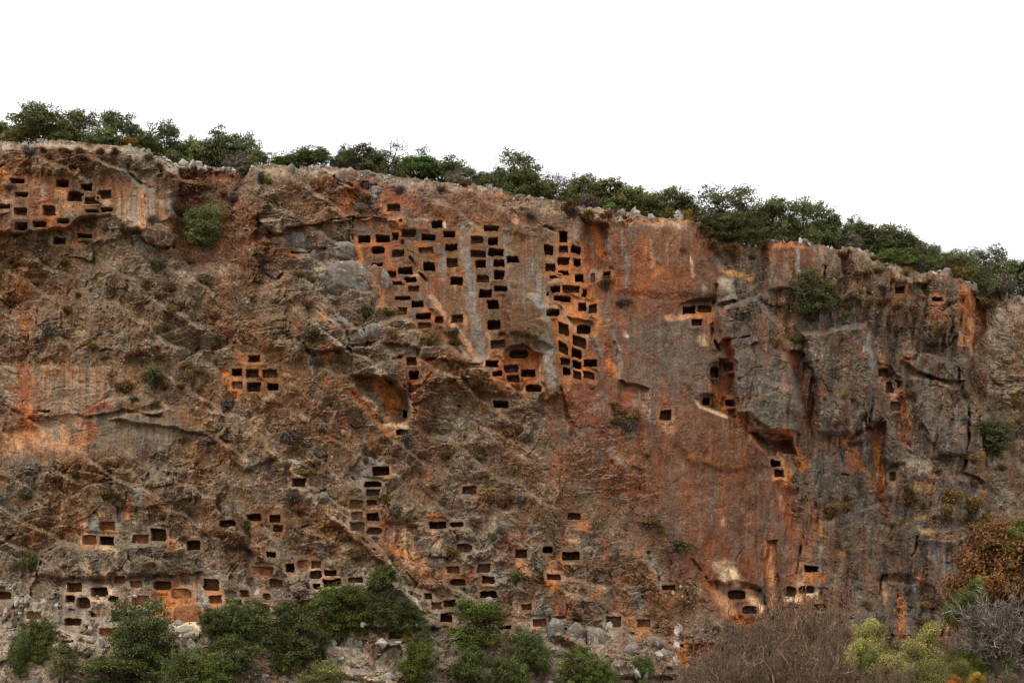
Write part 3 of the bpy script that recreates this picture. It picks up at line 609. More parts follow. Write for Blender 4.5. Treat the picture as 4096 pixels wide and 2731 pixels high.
REG = [  # panel, outline, colour, amount, softness, streaked
 ('S', [(-150,560),(560,560),(720,800),(1000,1180),(880,1300),(450,1220),(420,960),(0,840),(-150,850)], 'BR', .4, 60, 0),
 ('S', [(200,560),(420,600),(480,800),(420,900),(230,800),(180,680)], 'GR', .6, 60, 0),
 ('S', [(400,390),(580,385),(590,480),(640,560),(620,640),(520,700),(420,580)], 'RB', .6, 30, 0),
 ('S', [(430,560),(560,560),(720,700),(760,800),(700,880),(560,760)], 'BR', .5, 40, 0),
 ('S', [(570,390),(830,400),(840,520),(830,610),(680,620),(590,520)], 'MB', .55, 25, 0),
 ('S', [(590,480),(700,520),(830,540),(850,640),(900,690),(800,720),(720,690),(700,590),(600,530)], 'GR', .65, 18, 0),
 ('S', [(560,700),(720,660),(900,720),(990,780),(960,830),(800,860),(640,780)], 'GR', .5, 30, 0),
 ('S', [(740,400),(1120,430),(1300,480),(1380,500),(1380,540),(1100,510),(960,520),(820,510)], 'RB', .5, 20, 0),
 ('S', [(815,510),(960,520),(1020,620),(1080,760),(1060,780),(960,760),(880,690),(820,600)], 'MB', .7, 16, 0),
 ('S', [(880,520),(1010,500),(1380,520),(1380,700),(1250,700),(1120,760),(1000,720)], 'BR', .5, 20, 0),
 ('S', [(1105,640),(1180,650),(1255,720),(1275,800),(1235,840),(1180,800),(1150,800),(1125,730)], 'KB', .9, 10, 0),
 ('S', [(1340,510),(1620,520),(1700,640),(1650,700),(1640,900),(1720,1000),(1800,1100),(1860,1400),(1660,1430),(1560,1300),(1430,1180),(1280,900),(1380,840)], 'RB', .64, 40, 0),
 ('S', [(1420,740),(1600,720),(1650,900),(1590,940),(1450,880)], 'DG', .7, 30, 0),
 ('S', [(900,1000),(1250,1000),(1320,1300),(1000,1370),(850,1200)], 'GR', .5, 50, 0), ('S', [(1290,900),(1400,880),(1440,980),(1340,1000)], 'DG', .4, 30, 0), ('S', [(1500,1280),(1660,1300),(1680,1420),(1540,1420)], 'MB', .5, 30, 0),
 ('S', [(1480,900),(1640,930),(1780,1070),(1700,1150),(1500,1040)], 'MB', .5, 30, 0),
 ('S', [(1250,880),(1420,860),(1480,960),(1500,1180),(1380,1100),(1250,1000)], 'RB', .6, 35, 0),
 ('S', [(960,1000),(1280,960),(1450,1150),(1500,1300),(1250,1200),(1000,1150)], 'MB', .45, 50, 0),
 ('S', [(1650,640),(1760,640),(1830,900),(1830,1000),(1740,980),(1690,900),(1640,820)], 'DG', .85, 18, 0),
 ('S', [(1820,640),(2000,700),(2220,760),(2250,1200),(2230,1450),(1980,1450),(1880,1150),(1830,900)], 'DG', .82, 30, 0),
 ('S', [(1740,560),(1890,570),(1900,650),(1870,690),(1760,680),(1700,640)], 'RB', .8, 14, 1),
 ('S', [(1890,640),(2100,640),(2230,700),(2200,760),(1950,720)], 'MB', .4, 30, 0),
 ('S', [(2240,700),(2500,650),(2500,900),(2352,960),(2270,900),(2230,800)], 'LG', .65, 20, 0),
 ('S', [(2260,980),(2500,980),(2500,1250),(2250,1180)], 'GR', .5, 30, 0),
 ('S', [(0,1240),(90,1230),(420,1250),(560,1300),(900,1300),(1020,1440),(1500,1420),(1560,1568),(1500,1640),(0,1640),(-150,1500)], 'GR', .95, 45, 0),
 ('S', [(-20,1400),(200,1420),(420,1440),(600,1500),(1000,1440),(1220,1430),(1480,1460),(1560,1640),(-20,1640)], 'LG', .34, 35, 0),
 ('L', [(350,960),(480,990),(490,1200),(340,1140)], 'GR', .8, 8, 0), ('L', [(500,1000),(660,1020),(690,1280),(520,1220)], 'GR', .7, 8, 0), ('L', [(690,1060),(880,1180),(880,1300),(700,1260)], 'LG', .45, 8, 0),
 ('A', [(-300,360),(640,390),(1100,430),(1580,540),(1620,640),(1500,640),(1200,520),(900,500),(500,430),(-300,410)], 'LG', .6, 12, 0),
 ('A', [(1560,580),(2250,610),(2300,680),(1640,660)], 'LG', .5, 10, 0), ('B', [(0,370),(260,380),(560,390),(560,480),(300,520),(120,560),(0,640)], 'LG', .6, 14, 0),
 ('B', [(650,400),(1100,420),(1250,500),(1700,520),(2080,560),(2340,620),(2300,680),(1900,620),(1400,590),(1100,560),(700,480)], 'LG', .45, 12, 0),
 ('C', [(-100,450),(250,470),(620,530),(1050,570),(1200,620),(1600,640),(1600,720),(1000,680),(500,600),(0,520)], 'CR', .3, 14, 0),
 ('D', [(750,660),(920,700),(1180,860),(1660,850),(1680,930),(1200,930),(900,780)], 'LG', .5, 12, 0),
 ('D', [(1130,1540),(1450,1400),(1540,1410),(1330,1560)], 'LG', .6, 12, 0),
 ('A', [(880,700),(1560,740),(1550,1120),(1380,1180),(1200,1240),(1100,1100),(900,930)], 'BR', .6, 20, 0), ('A', [(880,700),(1560,740),(1550,1120),(1380,1180),(1200,1240),(1100,1100),(900,930)], 'PE', .5, 20, 1),
 ('A', [(-50,680),(640,700),(620,860),(520,1200),(-50,1200)], 'RB', .4, 30, 0), ('A', [(-50,680),(640,700),(620,860),(520,1200),(-50,1200)], 'PE', .3, 30, 1),
 ('Q', [(-50,420),(170,330),(330,190),(720,140),(920,120),(900,300),(760,480),(300,500),(-50,560)], 'PE', .75, 22, 0),
 ('Q', [(930,110),(1480,150),(1860,280),(1850,360),(1500,330),(930,330)], 'GR', .8, 20, 0),
 ('E', [(300,850),(640,850),(980,980),(980,1180),(740,1280),(560,1330),(320,1330),(290,1050)], 'BR', .4, 22, 0), ('E', [(300,850),(640,850),(1250,950),(1250,1100),(560,1330),(320,1330),(290,1050)], 'PE', .3, 22, 1),
 ('J', [(640,0),(1150,0),(1100,240),(740,300),(620,230)], 'PE', .4, 22, 1),
 ('J', [(-50,0),(600,0),(560,280),(380,380),(200,360),(-50,280)], 'BR', .7, 30, 0),
 ('K', [(540,1250),(1000,1200),(1350,1500),(1200,1600),(600,1500)], 'LG', .3, 20, 0),
]
for pn, pts, col, a, soft, stv in REG:
    b, m = poly_mask(px(pn, pts), soft, 1.6)
    if b is not None: paint(b, m, col, a, stv)
# light grey where ledges lean back; general weathering: dark varnish, rust
slopeV = np.gradient(Y, axis=0) / (np.gradient(V, axis=0) * PXM)            # negative = leaning back
ledge = sstep(-.5, -1.5, slopeV)
C += (K_['LG'] - C) * (ledge * sstep(-.2, .3, BN2) * .45 * (1 - .6 * sstep(2300, 2700, U)))[..., None]
v_ = sstep(.12, .42, fbm(U / 50, V / 130, 4, 231)); C += (K_['DG'] - C) * (v_ * .65)[..., None]
v_ = sstep(.2, .45, fbm(U / 40, V / 60, 4, 235)); C += (K_['RU'] - C) * (v_ * .3)[..., None]
v_ = sstep(.15, .45, fbm(U / 60, V / 90, 4, 239)) * sstep(2900, 2000, U); C += (K_['MB'] - C) * (v_ * .45)[..., None]
red = sstep(2300, 2700, U)
v_ = sstep(-.05, .4, fbm(U / 75, V / 420, 4, 253)) * red * sstep(900, 1150, V); C += (K_['DG'] * np.float32([1.15, .9, .8]) - C) * (v_ * .6)[..., None]
v_ = sstep(.08, .34, fbm(U / 30, V / 480, 4, 261)) * sstep(2700, 2950, U) * sstep(3930, 3850, U) * (1 - .5 * SM); C += (K_['BK'] - C) * (v_ * .5)[..., None]
v_ = sstep(.1, .4, fbm(U / 110, V / 140, 4, 265)) * sstep(2900, 2500, U) * sstep(1400, 1700, U + .3 * V); C += (K_['RB'] * 1.2 - C) * (v_ * .45)[..., None]
v_ = sstep(.2, .42, fbm(U / 34, V / 360, 4, 271)) * red * sstep(1250, 1500, V); C += (K_['PE'] * .7 - C) * (v_ * .28)[..., None]
v_ = sstep(.08, .45, fbm(U / 46, V / 300, 4, 243)) * red; C += (K_['RU'] * .8 - C) * (v_ * .38)[..., None]
v_ = sstep(.22, .5, fbm(U / 16, V / 300, 3, 247)) * (.35 + .65 * SM); C += (K_['BG'] - C) * (v_ * .45 * (1 - .75 * red))[..., None]
STROKES = [ ('S','LG',.5,10,0,[(600,960),(640,1050),(700,1110),(800,1170),(850,1230),(900,1300),(960,1400)]),('S','ST',.35,16,0,[(560,900),(600,1000),(640,1060),(720,1110)]),
  # panel, colour, amount, half width (panel px), streaked, points
 # orange and rust
 ('A','OR',.9,45,1,[(10,640),(20,720),(10,850)]),('A','OR',.6,60,1,[(190,560),(190,690)]),('A','RU',.6,60,0,[(440,800),(440,950)]),('A','RU',.5,60,0,[(330,900),(330,1000)]),('A','OR',.5,45,0,[(450,1090),(480,1190)]),
 ('A','RU',.7,60,0,[(300,1080),(480,1090)]),('A','RU',.6,50,0,[(560,1180),(900,1190)]),('A','OR',.55,40,0,[(620,1340),(760,1330)]),('A','OR',.8,35,0,[(1480,1150),(1560,1180)]),('A','RU',.75,35,0,[(1340,1190),(1330,1260)]),
 ('A','OR',.45,20,0,[(1165,750),(1165,860)]),('A','RU',.5,35,1,[(1500,720),(1540,950)]),('A','PE',.6,30,0,[(1290,1120),(1320,1180)]),('A','PE',.6,50,0,[(560,830),(600,900)]),('A','CR',.4,40,0,[(970,930),(980,980)]),('A','PE',.4,60,0,[(600,990),(850,980)]),
 ('A','RU',.6,70,0,[(1700,900),(1800,960),(1750,1030)]),('A','RB',.6,100,0,[(1800,700),(2100,720)]),('A','RU',.4,60,0,[(2000,900),(2200,960)]),
 ('E','RU',.5,95,0,[(200,60),(180,200),(250,420),(220,700)]),('E','OR',.55,45,0,[(230,480),(240,560)]),('E','RU',.7,75,0,[(210,880),(245,1060),(200,1250),(240,1540)]),('E','OR',.85,45,0,[(270,1270),(270,1430),(220,1540)]),('E','PE',.7,20,0,[(445,830),(470,845)]),
 ('E','PE',.6,70,0,[(30,1540),(300,1540),(560,1530)]),('E','OR',.45,30,1,[(110,960),(120,1040)]),('E','RU',.7,28,0,[(760,1310),(960,1230),(1000,1215)]),('E','RU',.6,40,0,[(830,1400),(850,1540)]),('E','RU',.55,45,0,[(800,1540),(700,1560)]),
 ('E','OR',.9,40,0,[(2060,940),(2110,1060),(2140,1140)]),('E','OR',.85,45,0,[(2170,990),(2190,1130)]),('E','OR',.5,30,0,[(2190,760),(2240,860)]),('E','RB',.6,80,0,[(2100,600),(2200,660)]),
 ('B','OR',.85,20,0,[(1040,870),(1045,930)]),('B','OR',.8,35,0,[(905,1060),(930,1120),(960,1260)]),('B','OR',.75,50,0,[(1020,1080),(1210,1100)]),('B','RU',.7,60,0,[(1080,1150),(1240,1130)]),('B','OR',.6,40,0,[(1230,830),(1320,870),(1300,980)]),
 ('B','OR',.7,30,0,[(1150,700),(1180,800)]),('B','RU',.7,60,0,[(860,620),(800,760)]),('B','RU',.6,80,0,[(900,540),(1200,640),(1450,720)]),('B','OR',.6,25,0,[(300,1170),(410,1200)]),('B','OR',.7,20,0,[(130,1030),(230,1040)]),('B','OR',.7,20,0,[(250,1380),(240,1450)]),
 ('B','RU',.7,40,0,[(1560,1000),(1540,960)]),('B','OR',.5,30,0,[(1200,1210),(1250,1290)]),('B','PE',.6,30,0,[(1500,1350),(1450,1390)]),('B','OR',.75,25,0,[(1090,1450),(1130,1560)]),('B','RU',.6,30,0,[(1150,1290),(1250,1300),(1300,1420)]),
 ('B','PE',.4,60,1,[(1840,1250),(1850,1480)]),('B','PE',.45,40,1,[(1570,1440),(1620,1500)]),('B','OR',.5,40,0,[(1560,1110),(1480,1090)]),('B','RU',.5,50,0,[(1700,1400),(1600,1540)]),('B','PE',.35,60,0,[(1900,980),(2080,990)]),('B','OR',.6,20,0,[(2200,640),(2280,680)]),
 ('F','PE',.8,28,0,[(1610,0),(1700,140),(1830,300),(1950,460),(2060,590)]),('F','OR',.55,40,0,[(1560,130),(1700,300),(1720,370)]),('F','RU',.7,60,0,[(2180,520),(2230,660)]),('F','OR',.75,70,0,[(2260,580),(2310,800)]),('F','RU',.7,70,0,[(2240,700),(2330,850)]),('F','PE',.6,50,0,[(2330,830),(2450,870)]),
 ('F','PE',.6,20,0,[(2130,340),(2160,400),(2130,560)]),('F','RB',.6,60,1,[(2290,100),(2300,400)]),('F','OR',.6,25,0,[(860,860),(930,920)]),('F','OR',.85,22,0,[(880,880),(1000,1030),(1130,1190),(1240,1300)]),('F','PE',.8,35,0,[(960,870),(1060,1020),(1200,1130)]),
 ('F','CR',.7,35,0,[(1200,1190),(1370,1190)]),('F','PE',.6,40,0,[(1280,1260),(1340,1300)]),('F','CR',.7,22,0,[(1420,970),(1420,1040)]),('F','OR',.9,85,0,[(1150,830),(1200,930),(1260,1010)]),('F','OR',.5,40,0,[(1230,950),(1300,1010)]),('F','BG',.8,45,0,[(1030,900),(1100,990)]),
 ('F','PE',.75,30,0,[(540,530),(700,540)]),('F','OR',.7,30,1,[(640,540),(690,640)]),('F','OR',.5,40,0,[(640,790),(760,830)]),('F','RU',.75,45,0,[(1400,600),(1440,660),(1440,900)]),('F','RU',.7,40,0,[(1530,600),(1640,600),(1560,760)]),('F','PE',.5,20,0,[(1500,520),(1500,700)]),
 ('F','OR',.75,30,0,[(1150,0),(1170,80)]),('F','RU',.5,60,0,[(1470,990),(1550,1290)]),('F','OR',.4,25,0,[(290,30),(320,100),(370,300)]),('F','RU',.35,60,0,[(450,930),(560,1030),(800,1150)]),('F','OR',.6,25,0,[(600,170),(720,290)]),('F','RU',.5,45,0,[(720,440),(640,500)]),
 ('F','RB',.6,60,0,[(2240,380),(2340,600)]),('F','PE',.5,25,0,[(2220,1060),(2300,1130)]),
 ('C','OR',.75,55,0,[(470,880),(500,1000),(480,1080),(560,1200),(500,1260)]),('C','PE',.6,35,0,[(340,1000),(400,1180),(470,1220)]),('C','OR',.75,70,0,[(560,1260),(680,1340),(560,1440),(640,1540)]),('C','OR',.7,35,0,[(720,1250),(750,1400)]),('C','RU',.8,60,0,[(690,1020),(720,1250)]),
 ('C','OR',.75,45,0,[(740,700),(790,800),(820,950),(850,980)]),('C','RU',.7,60,0,[(650,840),(680,1000)]),('C','PE',.5,60,0,[(330,1390),(520,1500),(480,1560)]),('C','OR',.5,25,1,[(1180,760),(1200,900),(1230,1000)]),('C','PE',.5,40,1,[(1260,840),(1280,1060)]),('C','PE',.4,20,1,[(1430,850),(1440,1050)]),
 ('C','OR',.6,30,0,[(1370,1100),(1300,1150)]),('C','RU',.5,50,0,[(980,1080),(1000,1200)]),('C','OR',.6,20,0,[(920,1250),(940,1290)]),('C','PE',.4,25,1,[(1640,960),(1680,1150)]),('C','OR',.7,30,0,[(1640,1520),(1800,1510),(1820,1560)]),('C','OR',.5,30,0,[(1030,680),(1060,640),(1300,650),(1600,650)]),
 ('C','PE',.6,30,0,[(20,600),(40,660)]),('C','RU',.5,80,0,[(1150,900),(1180,1300)]),('C','RU',.5,50,1,[(1470,1050),(1480,1400)]),('C','RB',.6,60,0,[(1750,800),(1850,1000),(1880,1120)]),('C','RU',.4,60,0,[(50,800),(150,900),(60,1000)]),
 ('G','OR',.85,60,0,[(480,10),(560,120),(600,200)]),('G','OR',.85,60,0,[(420,230),(440,420),(440,560)]),('G','OR',.7,60,0,[(540,330),(560,500),(650,680)]),('G','PE',.6,35,0,[(540,260),(640,360),(720,440)]),('G','RU',.8,60,0,[(720,470),(740,560)]),('G','OR',.75,45,0,[(760,80),(790,260),(760,330)]),('G','RU',.6,40,0,[(420,640),(470,760)]),
 ('G','RU',.75,70,0,[(60,640),(90,780),(160,760)]),('G','OR',.7,45,0,[(200,540),(180,640),(130,740)]),('G','PE',.75,25,1,[(260,560),(270,760),(300,930)]),('G','RU',.6,40,1,[(830,300),(880,560),(930,760)]),('G','OR',.7,30,0,[(890,600),(950,720)]),('G','BG',.6,20,0,[(940,320),(980,560),(980,760)]),('G','RU',.5,60,1,[(1000,60),(1040,330)]),
 ('G','OR',.75,30,0,[(1650,170),(1760,170),(1820,220)]),('G','PE',.5,30,0,[(1420,200),(1620,190)]),('G','RU',.85,60,0,[(1980,430),(2000,640),(1980,800),(1940,1000)]),('G','OR',.7,40,0,[(1840,830),(1900,950),(1930,1080)]),('G','RU',.8,45,0,[(1990,1030),(2040,1130),(2140,1150)]),('G','OR',.85,18,0,[(2130,1150),(2200,1290),(2290,1410),(2360,1480)]),
 ('G','CR',.85,18,0,[(1700,960),(1740,1020),(1860,1070),(1960,1110)]),('G','PE',.5,40,0,[(1420,1180),(1460,1250)]),('G','RU',.7,45,1,[(440,800),(500,1000),(560,1250)]),('G','PE',.3,40,1,[(1250,900),(1280,1100)]),('G','RU',.5,50,0,[(640,1100),(760,1180)]),('G','RB',.7,90,0,[(550,850),(620,1050)]),('G','RU',.5,60,0,[(1080,900),(1080,960)]),
 ('G','BG',.75,20,1,[(1180,890),(1190,1040)]),('G','BG',.6,18,0,[(1260,960),(1260,1150)]),('G','PE',.35,35,1,[(1700,1130),(1680,1250)]),('G','RU',.6,40,1,[(1860,1200),(1870,1540)]),('G','OR',.35,40,1,[(1500,1450),(1760,1500)]),('G','BG',.4,40,0,[(900,1420),(1050,1560)]),('G','OR',.4,30,0,[(960,1440),(1080,1540)]),
 ('G','BG',.8,35,0,[(200,10),(290,120),(330,200)]),('G','BG',.6,60,0,[(300,380),(340,600),(370,800)]),('G','BG',.5,50,0,[(740,400),(800,520)]),('G','KB',.7,80,0,[(60,150),(250,300),(280,400)]),('G','CR',.4,40,0,[(1740,390),(1760,430)]),('G','WH',.5,18,0,[(1030,330),(1050,380)]),
 ('D','RB',.7,110,1,[(120,720),(250,900),(350,760),(430,930)]),('D','BG',.85,18,0,[(258,690),(265,800),(280,900)]),('D','BG',.4,60,1,[(30,800),(60,1000)]),('D','OR',.5,40,0,[(60,630),(300,650)]),('D','CR',.4,20,1,[(170,860),(210,920)]),('D','RU',.6,35,0,[(735,790),(740,900)]),
 ('D','OR',.9,75,0,[(1840,1090),(1800,1200),(1860,1250),(1860,1500)]),('D','PE',.9,70,0,[(1960,1280),(1900,1400),(1780,1500)]),('D','OR',.5,50,0,[(1550,1090),(1560,1200)]),('D','RU',.55,70,0,[(1540,1200),(1560,1300)]),('D','OR',.5,25,0,[(1180,1080),(1330,1120)]),('D','CR',.3,60,1,[(1260,990),(1420,1020)]),('D','RU',.5,40,1,[(190,1380),(200,1420)]),('D','PE',.4,20,0,[(820,1530),(850,1560)]),('D','BG',.6,50,1,[(900,1480),(920,1560)]),
 ('H','BG',.8,45,0,[(920,0),(950,100),(980,240)]),('H','PE',.7,14,0,[(880,20),(890,100)]),('H','PE',.8,40,0,[(1060,100),(1050,240),(1060,400)]),('H','CR',.6,30,0,[(1050,310),(1060,350)]),('H','PE',.75,35,0,[(1140,430),(1170,500)]),('H','PE',.7,30,1,[(1180,600),(1190,800)]),('H','OR',.75,40,0,[(1230,430),(1260,600),(1290,780)]),('H','RU',.7,40,0,[(1210,800),(1290,920)]),
 ('H','RU',.9,35,0,[(940,760),(980,900),(1000,1000)]),('H','OR',.85,45,1,[(990,870),(1010,1000),(1040,1200),(1050,1420)]),('H','OR',.8,45,0,[(810,960),(820,1060),(850,1120)]),('H','OR',.5,40,0,[(740,940),(770,1150)]),('H','OR',.7,30,1,[(940,1180),(970,1330)]),('H','OR',.7,20,0,[(1340,190),(1350,280)]),('H','OR',.7,25,0,[(1230,120),(1290,140)]),('H','PE',.7,12,0,[(1870,-20),(1860,100),(1850,150)]),
 ('H','RU',.9,70,0,[(40,840),(160,830),(100,930)]),('H','RU',.9,50,0,[(80,790),(200,810)]),('H','OR',.85,60,0,[(260,960),(300,1040),(320,1110)]),('H','OR',.85,50,0,[(150,1100),(190,1200),(170,1260)]),('H','PE',.85,30,0,[(20,1030),(120,1040),(150,1210),(60,1210)]),('H','RU',.85,60,1,[(100,1280),(120,1550)]),('H','RU',.7,50,0,[(190,1270),(200,1560)]),('H','PE',.4,30,1,[(60,1300),(130,1500)]),
 ('H','RU',.8,70,0,[(230,110),(250,200)]),('H','RB',.7,60,0,[(330,300),(380,560),(440,760)]),('H','BG',.7,50,1,[(1680,470),(1710,700)]),('H','BG',.4,50,1,[(1540,660),(1560,800)]),('H','LG',.4,90,0,[(1300,1100),(1450,1110)]),('H','ST',.25,60,0,[(1350,1280),(1500,1310)]),('H','OR',.4,25,0,[(1960,1290),(1990,1390)]),('H','BG',.4,70,0,[(2100,1100),(2200,1450)]),('H','PE',.4,14,1,[(720,910),(750,1000)]),
 ('H','OR',.3,60,0,[(560,900),(700,870)]),('H','RU',.6,30,0,[(840,850),(850,800)]),('H','WH',.8,20,0,[(870,720),(880,760)]),('H','BG',.5,60,0,[(850,870),(900,1000)]),('H','PE',.4,20,1,[(1500,850),(1560,960)]),('H','RB',.6,50,0,[(1050,1380),(1060,1560)]),
 ('N','OR',.8,45,1,[(40,330),(50,600),(60,850)]),('N','PE',.7,30,0,[(10,300),(20,600),(60,880)]),('N','RU',.85,40,1,[(180,0),(210,200),(220,400),(230,650)]),('N','RU',.6,25,0,[(320,200),(320,500)]),('N','OR',.7,25,1,[(460,70),(470,200)]),('N','OR',.75,35,0,[(380,570),(380,660)]),('N','PE',.6,40,0,[(280,480),(300,660)]),('N','CR',.8,45,0,[(170,780),(330,790),(440,760)]),('N','OR',.7,35,0,[(320,820),(320,890)]),('N','RU',.7,30,0,[(310,760),(360,830)]),('N','OR',.7,40,0,[(440,570),(500,590)]),
 ('N','RU',.5,50,1,[(560,300),(560,520)]),('N','OR',.9,22,0,[(670,370),(700,380)]),('N','RB',.6,80,1,[(700,460),(720,760)]),('N','OR',.8,35,1,[(1210,780),(1220,950),(1220,1150)]),('N','PE',.6,22,0,[(1060,640),(1070,820)]),('N','OR',.6,12,0,[(1020,650),(1015,760)]),('N','OR',.9,22,0,[(1370,340),(1350,380)]),('N','OR',.5,20,1,[(1200,440),(1210,520)]),('N','PE',.6,20,1,[(1440,700),(1450,790)]),('N','PE',.9,22,0,[(1640,940),(1660,1080)]),('N','OR',.5,35,0,[(1400,580),(1430,660)]),
 ('N','BG',.7,60,1,[(1520,300),(1580,500),(1620,700)]),('N','BG',.6,70,1,[(1600,380),(1700,480)]),('N','BG',.5,40,0,[(1340,600),(1380,760)]),('N','ST',.4,30,0,[(1430,170),(1600,220),(1790,210)]),('N','ST',.4,25,0,[(1330,60),(1480,20)]),('N','RU',.7,22,0,[(1830,300),(1810,420)]),('N','LG',.6,30,0,[(1900,240),(1950,330)]),('N','RU',.5,60,0,[(1830,560),(1880,620)]),('N','RB',.5,40,0,[(1080,0),(1100,100)]),('N','OR',.4,20,1,[(1150,900),(1160,1050)]),('N','BG',.5,50,1,[(480,320),(500,500)]),
 ('L','OR',.75,35,0,[(1820,650),(1850,730),(1960,820),(2060,960)]),('L','PE',.75,60,0,[(1900,780),(2000,900)]),('L','OR',.8,35,0,[(2040,960),(2140,1010),(2260,970),(2330,980)]),('L','CR',.85,55,0,[(1950,590),(2030,560),(2080,640)]),('L','PE',.8,45,0,[(2170,740),(2230,830),(2290,900)]),('L','CR',.6,30,0,[(2200,800),(2310,900)]),('L','OR',.7,50,1,[(2340,300),(2320,600)]),('L','RU',.6,60,1,[(1900,0),(1920,250),(1960,440)]),('L','RB',.8,60,0,[(2110,480),(2140,630)]),('L','CR',.5,22,1,[(1960,60),(1930,100)]),('L','CR',.4,60,0,[(1900,500),(1980,480)]),
 ('L','OR',.9,60,1,[(1560,1250),(1580,1400)]),('L','RU',.8,60,0,[(1680,1250),(1900,1230)]),('L','RU',.8,30,1,[(930,640),(960,800),(970,940)]),('L','OR',.5,30,0,[(760,780),(800,720)]),('L','OR',.6,25,0,[(1280,490),(1300,640)]),('L','OR',.4,40,0,[(1180,370),(1120,400)]),('L','PE',.5,40,1,[(920,180),(960,320)]),('L','RU',.5,40,0,[(830,250),(880,480)]),('L','BG',.6,45,0,[(1280,420),(1340,600),(1360,680)]),('L','BG',.5,50,0,[(1130,720),(1180,900)]),('L','OR',.5,25,0,[(1060,820),(1090,870)]),('L','OR',.6,45,0,[(1060,960),(1130,1060)]),('L','OR',.8,45,0,[(1190,1050),(1240,1110),(1180,1140)]),
 ('L','PE',.7,45,0,[(80,460),(130,560)]),('L','PE',.7,35,0,[(340,400),(380,480),(330,560)]),('L','OR',.6,30,0,[(450,400),(460,520),(400,560)]),('L','OR',.7,40,0,[(350,650),(400,680)]),('L','PE',.6,35,0,[(230,760),(220,900)]),('L','OR',.7,30,0,[(120,860),(110,990)]),('L','OR',.6,35,0,[(200,1030),(230,1080)]),('L','RU',.7,25,0,[(500,1140),(510,1240),(560,1280)]),('L','OR',.6,60,0,[(620,120),(680,140)]),('L','PE',.4,60,0,[(530,160),(560,260)]),('L','RU',.6,40,1,[(440,220),(450,450)]),('L','BG',.6,50,1,[(190,350),(240,500)]),('L','BG',.6,60,0,[(260,760),(280,900)]),('L','RU',.4,50,0,[(380,860),(500,930)]),('L','OR',.5,30,0,[(1460,840),(1490,760)]),('L','PE',.4,40,0,[(30,860),(30,960)]),('L','OR',.5,40,0,[(60,480),(100,500)]),
 ('K','RU',.85,50,0,[(1190,80),(1190,180),(1240,300)]),('K','PE',.85,80,1,[(1270,140),(1330,260),(1400,330)]),('K','OR',.8,30,0,[(1240,320),(1330,360),(1430,400)]),('K','PE',.8,60,0,[(1470,360),(1510,460),(1560,550)]),('K','CR',.4,60,1,[(1340,180),(1500,480)]),('K','PE',.5,50,0,[(1380,430),(1560,590)]),('K','PE',.6,45,0,[(1640,180),(1660,260)]),('K','OR',.6,50,0,[(1600,30),(1680,60)]),('K','OR',.65,40,0,[(1750,580),(1820,590),(1950,620)]),('K','RU',.8,30,0,[(1960,520),(1990,620)]),('K','PE',.5,40,0,[(2060,680),(2200,690)]),('K','PE',.5,30,0,[(1740,570),(1740,680)]),('K','PE',.6,22,0,[(110,530),(120,600)]),('K','CR',.7,30,0,[(520,520),(620,620),(560,700)]),('K','PE',.7,25,0,[(620,600),(760,590)]),('K','CR',.7,25,0,[(620,695),(780,690)]),
 ('K','CR',.8,28,0,[(40,830),(120,860),(240,890)]),('K','CR',.6,25,0,[(560,720),(640,730)]),('K','LG',.6,45,0,[(770,740),(860,740)]),('K','LG',.6,40,0,[(860,660),(980,680)]),('K','BG',.7,50,1,[(600,340),(700,460)]),('K','BG',.6,60,0,[(2230,560),(2240,720)]),('K','WH',.6,22,1,[(1240,470),(1330,640),(1440,780),(1540,900)]),('K','LG',.6,20,0,[(680,20),(820,100),(900,180)]),('K','OR',.7,25,0,[(1230,1110),(1340,1110)]),('K','BG',.5,50,1,[(1500,180),(1520,330)]),('K','OR',.6,18,0,[(2300,800),(2290,740)]),('K','CR',.8,40,0,[(800,1440),(960,1480),(1080,1560)]),('K','LG',.6,40,0,[(640,1230),(1000,1290)]),('K','PE',.4,40,0,[(60,560),(90,620)]),('K','LG',.6,30,0,[(2030,380),(2140,360)]),('K','LG',.6,25,0,[(2170,60),(2170,150)]),
 ('J','OR',.95,70,1,[(1650,600),(1680,700)]),('J','OR',.95,90,0,[(1500,760),(1640,760),(1700,850)]),('J','OR',.95,110,0,[(1520,900),(1700,930),(1800,980)]),('J','CR',.75,35,0,[(1600,1010),(1720,1040),(1820,1010)]),('J','CR',.6,40,1,[(1640,590),(1700,640)]),('J','OR',.85,40,0,[(1900,730),(2000,740),(1960,850)]),('J','PE',.7,35,1,[(1810,650),(1800,800)]),('J','PE',.75,30,0,[(780,60),(790,200),(760,260)]),('J','PE',.7,20,0,[(950,0),(960,70)]),('J','OR',.7,22,0,[(770,300),(900,305),(1000,300)]),('J','PE',.6,50,0,[(660,200),(740,140)]),('J','PE',.6,30,0,[(1040,170),(1060,230)]),
 ('J','CR',.75,40,0,[(960,340),(1060,380)]),('J','CR',.7,35,0,[(780,480),(830,530)]),('J','CR',.8,35,0,[(1000,690),(1030,730)]),('J','PE',.6,25,0,[(640,750),(740,750)]),('J','CR',.8,25,0,[(830,790),(990,790)]),('J','PE',.6,25,1,[(950,570),(970,660)]),('J','OR',.6,35,0,[(1560,250),(1590,310)]),('J','CR',.6,30,0,[(1640,340),(1680,320)]),('J','OR',.5,25,0,[(1170,780),(1190,840)]),('J','WH',.7,45,0,[(1560,1050),(1700,1060),(1820,1080)]),('J','WH',.65,25,0,[(250,990),(350,990)]),('J','LG',.8,50,0,[(520,1100),(700,1160),(960,1260)]),('J','LG',.7,60,0,[(800,960),(980,990),(1050,1000)]),('J','LG',.7,70,0,[(30,1130),(180,1120)]),('J','WH',.5,50,0,[(40,1280),(100,1240)]),('J','LG',.6,60,0,[(30,1500),(120,1480)]),
